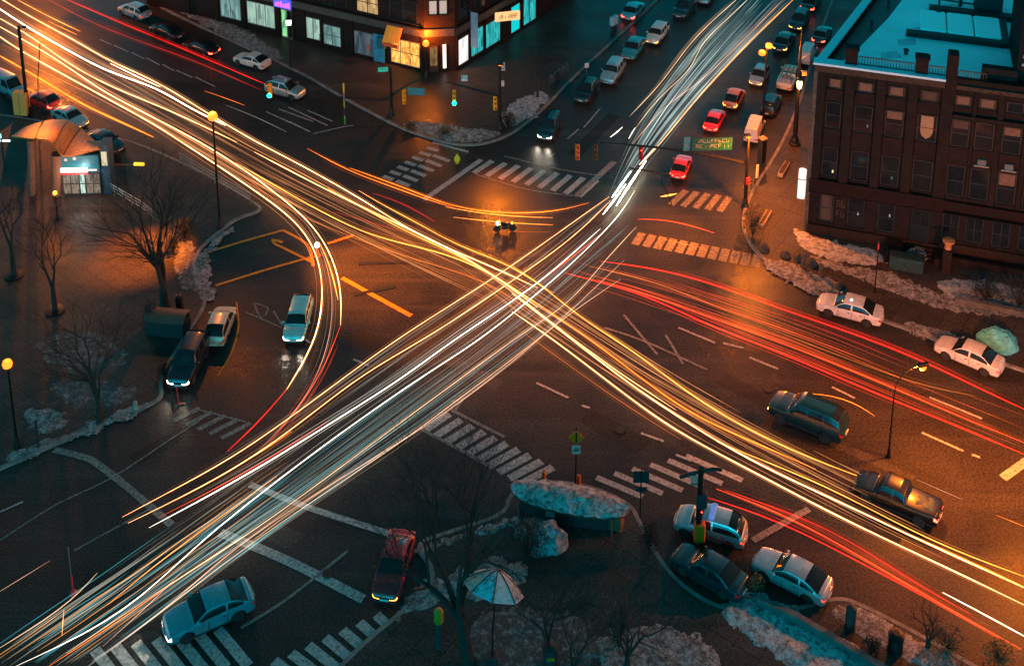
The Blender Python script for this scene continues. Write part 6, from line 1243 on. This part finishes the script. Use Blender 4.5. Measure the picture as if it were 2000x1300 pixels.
streaks = [
 (((-20, 5), (60, 57), (150, 108), (213, 140), (307, 173), (365, 208), (440, 245)), T_WB, .34, 'thickest white streak at the upper left, running in from the left edge', AV),
 (((-15, -12), (60, 33), (147, 80), (213, 118), (310, 163), (420, 230), (500, 277), (583, 320), (703, 387), (770, 430), (840, 470), (960, 520), (1050, 562)), T_W, .2, 'long white streak from the top left corner down to the bright knot of the junction', AV),
 (((30, -2), (100, 35), (157, 62)), T_Y, .16, 'short yellow streak near the top edge at the upper left', AV),
 (((95, 42), (120, 55), (150, 68)), T_O, .3, 'short blurred orange streak between white streaks at the upper left', AV),
 (((215, 124), (262, 147), (313, 170)), T_WB, .18, 'short bright white streak beside the thickest one', AV),
 (((-10, 31), (53, 67), (133, 123), (213, 167), (333, 217), (463, 278)), T_W, .17, 'white streak ending above the curved slip lane', AV),
 (((-10, 47), (100, 110), (200, 177), (277, 218), (400, 283), (500, 348), (560, 395), (604, 431), (642, 485), (663, 538), (669, 581), (665, 635)), T_W, .22, 'outer bright white streak curling round into the slip lane', SL),
 (((-10, 65), (47, 103), (277, 230), (323, 257), (423, 322), (500, 374), (553, 412), (598, 455), (624, 510), (631, 560), (628, 620), (605, 690), (560, 760)), T_W, .22, 'inner bright white streak curling tightly round the slip lane', SL),
 (((560, 760), (525, 805), (485, 845), (444, 881)), T_R, .2, 'deep red tail end of the inner slip lane streak', SL),
 (((623, 473), (634, 492), (646, 519), (656, 560), (660, 585)), T_Y, .24, 'yellow-white streak between the two slip lane curves', SL),
 (((600, 440), (626, 480), (645, 540), (652, 600), (640, 680), (606, 765), (560, 825), (500, 885)), T_P, .12, 'dull pink streak following the slip lane curve', SL),
 (((665, 635), (654, 669), (619, 746), (577, 804), (519, 873)), T_RO, .15, 'orange-red streak leaving the slip lane towards the lower left', SL),
 (((-10, 104), (77, 153), (167, 207), (240, 240), (300, 268)), T_O, .42, 'broad blurred orange streak along the lower side of the upper left avenue', AV),
 (((-10, 135), (60, 178), (110, 200), (170, 232)), T_O, .2, 'thin orange streak just above the parked red hatchback', AV),
 (((120, -5), (215, 36), (340, 88), (500, 157), (520, 165)), T_R, .17, 'thin red streak along the parked cars at the upper left', AV),
 (((85, -5), (200, 53), (380, 120), (510, 176)), T_RD, .28, 'dim wide red streak beside the thin red one at the upper left', AV),
 (((400, 178), (440, 190), (478, 206)), T_O, .12, 'short orange streak behind the tall orange street lamp', AV),
 (((440, 205), (500, 228), (560, 258)), T_G, .14, 'pale grey streak just right of the tall orange street lamp', AV),
 (((497, 297), (560, 330), (637, 370), (767, 433), (830, 462), (905, 500), (975, 545), (1050, 600)), T_C, .2, 'cream streak from the lamp post tip down through the knot of the junction', AV),
 (((460, 318), (530, 358), (604, 400), (720, 458), (865, 494), (946, 527), (1060, 600)), T_Y, .17, 'yellow streak bending through the middle of the avenue', AV),
 (((470, 340), (565, 410), (665, 454), (788, 500), (946, 548), (1040, 610)), T_OD, .16, 'dull orange streak lowest in the bundle left of the knot', AV),
 (((640, 368), (700, 400), (788, 450), (908, 504), (1000, 560)), T_Y, .16, 'yellow streak just below the red blur left of the junction', AV),
 (((700, 372), (746, 400), (820, 437), (911, 490), (970, 502), (1020, 533), (1080, 572)), T_Y, .15, 'yellow streak on the upper side of the bundle left of the knot', AV),
 (((683, 328), (740, 349), (800, 370), (850, 392), (910, 410), (983, 417), (1060, 417), (1110, 412), (1150, 396)), T_O, .18, 'orange streak sweeping in an arc under the far crossing', AV),
 (((600, 290), (690, 338), (760, 362), (830, 390), (885, 405)), T_O, .14, 'faint orange streak above the red blur', AV),
 (((885, 424), (950, 432), (1010, 437), (1080, 439)), T_Y, .13, 'straight yellow streak passing over the motorcycle', AV),
 (((870, 404), (940, 418), (1000, 424), (1080, 425)), T_Y, .13, 'second straight yellow streak just above the motorcycle', AV),
 (((960, 452), (1020, 452), (1078, 453)), T_OD, .09, 'thin dull orange streak behind the motorcycle', AV),
 (((727, 377), (783, 393), (850, 433)), T_RD, .4, 'short wide dark red blur left of the junction', AV),
 (((650, 413), (710, 430), (785, 452)), T_RD, .3, 'short dark red blur lower on the left of the junction', AV),
 # lower left to upper right
 (((239, 1009), (340, 955), (450, 896), (581, 805), (661, 745), (788, 654), (965, 542), (1080, 462), (1150, 412), (1190, 384)), T_C, .15, 'uppermost cream streak of the bundle rising from the lower left', ST_),
 (((250, 1021), (360, 968), (480, 902), (600, 815), (711, 729), (835, 658), (1004, 546), (1110, 470), (1170, 415), (1192, 392)), T_C, .18, 'second cream streak of the bundle rising from the lower left', ST_),
 (((291, 1030), (400, 972), (519, 905), (681, 804), (796, 731), (873, 673), (1050, 553), (1173, 446)), T_N, .27, 'thick white streak down the middle of the bundle through the knot', ST_),
 (((310, 1010), (420, 955), (530, 893), (640, 822)), T_RO, .14, 'orange-red streak beside the thick white streak at the lower left', ST_),
 (((31, 1300), (130, 1255), (242, 1200), (340, 1105), (425, 1027), (519, 957), (596, 896), (796, 754), (938, 662), (1050, 572), (1112, 519), (1208, 423), (1240, 372)), T_N, .17, 'long white streak from the bottom left corner to the side street mouth', ST_),
 (((130, 1275), (300, 1160), (480, 1046), (600, 960), (796, 815), (958, 696), (1050, 631), (1112, 592), (1180, 510), (1243, 443)), T_CN, .2, 'cream streak ending at the orange blur near the side street', ST_),
 (((180, 1290), (319, 1195), (430, 1090), (560, 1000), (719, 900), (827, 835), (961, 738), (1050, 665), (1130, 592), (1219, 508)), T_P, .2, 'pinkish streak in the lower half of the bundle', ST_),
 (((173, 1300), (332, 1182), (420, 1112), (519, 1040), (601, 985), (700, 918), (798, 853), (900, 775), (1000, 702), (1119, 608), (1212, 545)), T_CN, .15, 'lowest pale streak of the bundle, along its right edge', ST_),
 (((200, 1262), (287, 1190), (345, 1125), (360, 1110)), T_P, .16, 'short pink streak ending behind the teal-blue coupe', ST_),
 (((-10, 1270), (60, 1228), (125, 1189), (160, 1155), (190, 1118)), T_CN, .2, 'hooked cream streak at the lower left edge', ST_),
 (((125, 1189), (122, 1215), (121, 1240)), T_Y, .14, 'short yellow stub hanging from the hooked streak at the lower left', ST_),
 (((-10, 1160), (40, 1130), (98, 1094)), T_P, .14, 'lone short pink streak at the left edge', ST_),
 (((470, 905), (520, 880), (570, 842)), T_O, .26, 'short broad orange streak where the bundles meet at the lower left', ST_),
 (((95, 1300), (230, 1215), (360, 1120), (470, 1050)), T_O, .13, 'orange streak low in the bundle at the bottom left', ST_),
 (((210, 1180), (330, 1080), (430, 1010), (540, 930)), T_Y, .11, 'thin yellow streak inside the bundle at the lower left', ST_),
 (((1060, 545), (1115, 505), (1160, 468), (1185, 448)), T_RO, .2, 'red streak between the white ones just above the knot', ST_),
 # up the side street
 (((1230, 227), (1287, 167), (1320, 123), (1353, 80), (1393, 40), (1445, -6)), T_CN, .22, 'left cream streak climbing the side street', UP),
 (((1240, 252), (1287, 192), (1350, 133), (1370, 87), (1420, 38), (1466, -6)), T_CN, .18, 'second cream streak climbing the side street with a bend in it', UP),
 (((1233, 285), (1300, 207), (1367, 160), (1443, 87), (1535, -6)), T_P, .20, 'pinkish streak on the right side of the side street band', UP),
 (((1250, 323), (1293, 277), (1353, 203), (1457, 90), (1555, -6)), T_Y, .18, 'rightmost orange-yellow streak climbing the side street', UP),
 (((1192, 268), (1204, 262), (1216, 248)), T_N, .34, 'short thick white dash at the mouth of the side street, left one', UP),
 (((1228, 271), (1233, 260), (1241, 249)), T_N, .30, 'short thick white dash at the mouth of the side street, right one', UP),
 (((1248, 322), (1262, 308), (1278, 290)), T_N, .3, 'bright white dash below the long signal arm', UP),
 (((1196, 385), (1212, 362), (1232, 335)), trail_mat('bright_teal_streak', (.65, 1, 1), 22), .6, 'broad glaring pale teal streak at the mouth of the side street', UP),
 (((1246, 428), (1280, 425), (1320, 431), (1360, 442), (1395, 455)), T_RO, .3, 'orange-red arc of light at the right of the side street mouth', UP),
 (((1285, 465), (1325, 474), (1369, 483)), T_OD, .3, 'dull orange bar of light below the orange-red arc', UP),
 (((1290, 384), (1308, 383), (1322, 378)), T_Y, .6, 'short yellow glare on the lamp-tinted crossing', UP),
 (((1204, 402), (1236, 350), (1262, 314)), trail_mat('flare_streak', (1, .82, .52), 30), .5, 'short white-gold flare just right of the pale teal glare', UP),
 (((1178, 418), (1205, 385), (1222, 360)), bpy.data.materials['flare_streak'], .4, 'short white-gold flare just below the pale teal glare', UP),
 # red, right
 (((1173, 510), (1277, 523), (1340, 537), (1396, 554), (1450, 575), (1540, 608), (1642, 642), (1715, 668), (1788, 696), (1900, 752), (2020, 808)), T_R, .27, 'uppermost bright red streak on the right, passing behind the curved arm lamp', RD),
 (((1300, 545), (1380, 572), (1450, 592), (1604, 640), (1700, 680), (1777, 712)), T_RD, .18, 'dark red streak just under the uppermost red one', RD),
 (((1104, 533), (1180, 553), (1246, 569), (1354, 621), (1450, 661), (1546, 696), (1640, 738), (1742, 781), (1835, 817), (2020, 895)), T_R, .30, 'lowest and thickest red streak on the right', RD),
 (((1165, 546), (1269, 575), (1380, 618), (1450, 640), (1565, 683), (1660, 722), (1758, 762), (1880, 815), (2020, 872)), T_RO, .22, 'middle orange-red streak on the right', RD),
 (((1150, 520), (1230, 536), (1320, 566), (1420, 606)), T_OD, .2, 'dull orange streak between the red streaks near the junction', RD),
 (((1500, 640), (1600, 680), (1690, 712), (1790, 752), (1905, 773)), T_OD, .12, 'thin dull orange streak passing just left of the curved arm lamp', RD),
 # lower right
 (((1000, 519), (1050, 546), (1119, 612), (1215, 669), (1281, 719), (1346, 769), (1420, 816), (1500, 858), (1579, 895), (1697, 937)), T_Y, .17, 'upper yellow streak of the bundle running to the lower right', LR),
 (((1038, 585), (1100, 628), (1162, 669), (1292, 769), (1346, 808), (1430, 846), (1517, 881), (1593, 916)), T_O, .22, 'orange streak in the middle of the bundle running to the lower right', LR),
 (((1000, 573), (1096, 646), (1219, 742), (1292, 792), (1381, 850), (1465, 898), (1550, 940), (1654, 985), (1772, 1044), (1896, 1099), (2020, 1156)), T_W, .17, 'long white streak of the bundle running to the right edge', LR),
 (((1000, 608), (1069, 654), (1200, 754), (1292, 823), (1343, 855), (1471, 920), (1561, 969), (1688, 1033), (1861, 1113), (2020, 1190)), T_C, .22, 'lowest cream streak of the bundle running to the right edge', LR),
 (((1400, 862), (1480, 896), (1550, 921), (1654, 968), (1772, 1033), (1861, 1075), (2020, 1132)), T_Y, .13, 'thin yellow streak high in the lower right bundle', LR),
 (((960, 540), (1030, 592), (1110, 655), (1210, 728), (1320, 800)), T_C, .12, 'thin cream streak in the bundle below the knot', LR),
 (((1010, 640), (1110, 712), (1220, 790), (1330, 858)), T_OD, .12, 'thin dull orange streak below the bundle to the lower right', LR),
 (((1780, 1045), (1880, 1090), (2020, 1155)), T_O, .42, 'broad orange streak at the right edge of the lower right bundle', LR),
 (((1399, 954), (1492, 988), (1551, 1013), (1607, 1044), (1688, 1089), (1799, 1158), (1896, 1213), (1995, 1267)), T_RO, .26, 'thick orange-red streak starting beside the crossbar post', RD),
 (((1382, 971), (1475, 999), (1554, 1030), (1654, 1085), (1792, 1155), (1880, 1205), (1950, 1245)), T_R, .17, 'lower thin red streak starting beside the crossbar post', RD),
 (((1416, 957), (1500, 984), (1602, 1023), (1695, 1075), (1758, 1120), (1837, 1168), (1900, 1200)), T_R, .11, 'upper thin red streak starting beside the crossbar post', RD),
 (((1841, 1156), (1896, 1184), (2020, 1252)), T_WB, .16, 'bright white streak low at the right edge', LR),
 (((1790, 936), (1880, 975)), T_P, .12, 'short pink streak above the black pickup', LR),
 (((1640, 905), (1720, 940), (1772, 964)), T_P, .11, 'short pink streak across the cab of the black pickup', LR),
 (((1945, 1005), (2012, 1032)), T_O, .12, 'short orange streak at the right edge beyond the black pickup', LR),
 (((1558, 768), (1600, 762), (1650, 775), (1692, 795), (1708, 812)), T_O, .16, 'curved orange streak over the dark teal off-road car', LR),
]
for pts, m, w, lb, g in streaks: streak(pts, m, w, lb, .85 if m in (T_R, T_RD, T_RO) else .62, g)
# the uncountable faint threads of light between them
def threads(tracks, n, m, w, seed, label, z=(.4, 1.3), cut=True):
    rr = random.Random(seed); b = MB(); T = [smooth(catmull([G(x, y, .6) for x, y in t], 1.5), 60) for t in tracks]; T = [res(t, 60) for t in T]
    for i in range(n):
        u = rr.random() * (len(T) - 1); k = min(int(u), len(T) - 2); f = u - k; a, e = sorted((rr.randrange(0, 60), rr.randrange(0, 60)))
        if cut and e - a < 14: e = min(59, a + 22)
        zz = z[0] + rr.random() * (z[1] - z[0]); ph = rr.random() * 9; p = []
        for j in range(a, e + 1):
            q = T[k][j].lerp(T[k + 1][j], max(0, min(1, f + .05 * noise.noise(Vector((j * .11, ph, i * 3.7)))))); p.append(Vector((q.x, q.y, zz + .03 * noise.noise(Vector((j * .09, i, ph))))))
        if len(p) > 4: ww = w * (.5 + rr.random()); b.tube(p, lambda t: ww * .5 * min(1, .15 + 5 * min(t, 1 - t)), 4)
    return b.build('light_threads', m, None, kind='stuff', label=label, cat='light streaks')
s_lo = [[(239, 1009), (450, 896), (661, 745), (965, 542), (1190, 384)], [(120, 1240), (425, 1027), (796, 754), (1050, 572), (1235, 385)], [(173, 1300), (519, 1040), (798, 853), (1000, 702), (1215, 545)]]
threads(s_lo, 40, T_G, .03, 31, 'faint pale threads of light between the bundled streaks from the lower left')
threads(s_lo[1:], 26, trail_mat('teal_thread', (.12, .55, .62), .4), .04, 32, 'faint teal threads of light in the lower left bundle')
fan = [[(560, 880), (420, 985), (250, 1100), (60, 1240), (-60, 1310)], [(640, 900), (470, 1020), (290, 1150), (60, 1300)], [(740, 895), (519, 1045), (332, 1190), (170, 1310)]]
threads(fan, 24, T_G, .045, 41, 'faint pale threads of light fanning out to the bottom left corner')
threads(fan, 26, trail_mat('deep_teal_thread', (.06, .42, .50), .5), .07, 42, 'faint teal threads of light fanning out to the bottom left corner')
threads(fan, 16, trail_mat('gold_fan_thread', (1, .40, .08), .9), .035, 43, 'faint golden threads of light fanning out to the bottom left corner')
s_up = [[(1180, 400), (1215, 310), (1250, 235), (1325, 130), (1446, -6)], [(1200, 385), (1240, 310), (1275, 250), (1370, 130), (1495, -6)], [(1215, 385), (1262, 320), (1310, 262), (1405, 150), (1560, -6)]]
threads(s_up, 90, T_T, .045, 33, 'faint pale teal threads of light filling the side street band', (.3, 1.6))
threads(s_up, 24, trail_mat('pale_blue_thread', (.62, .60, .62), .5), .035, 34, 'faint pale blue threads of light in the side street band', (.3, 1.6))
a_lo = [[(900, 470), (1050, 560), (1215, 669), (1420, 816), (1700, 940)], [(880, 500), (1038, 585), (1292, 769), (1517, 881), (1780, 1010)], [(860, 510), (1020, 625), (1200, 754), (1471, 920), (2010, 1185)]]
threads(a_lo, 40, trail_mat('amber_thread', (1, .36, .11), 1.0), .03, 35, 'faint amber threads of light in the bundle to the lower right')
a_up = [[(0, 5), (213, 118), (420, 230), (703, 387), (960, 520)], [(0, 60), (277, 218), (500, 348), (720, 458), (960, 560)], [(0, 100), (300, 245), (520, 385), (700, 480), (950, 600)]]
threads(a_up, 36, trail_mat('gold_thread', (1, .36, .11), 1.0), .035, 36, 'faint golden threads of light along the upper avenue')
r_up = [[(1110, 512), (1300, 540), (1500, 620), (1800, 735), (2010, 820)], [(1110, 550), (1300, 600), (1500, 680), (1800, 800), (2010, 900)]]
threads(r_up, 26, trail_mat('rust_thread', (1, .10, .02), .6), .04, 37, 'faint rusty threads of light among the red streaks on the right')
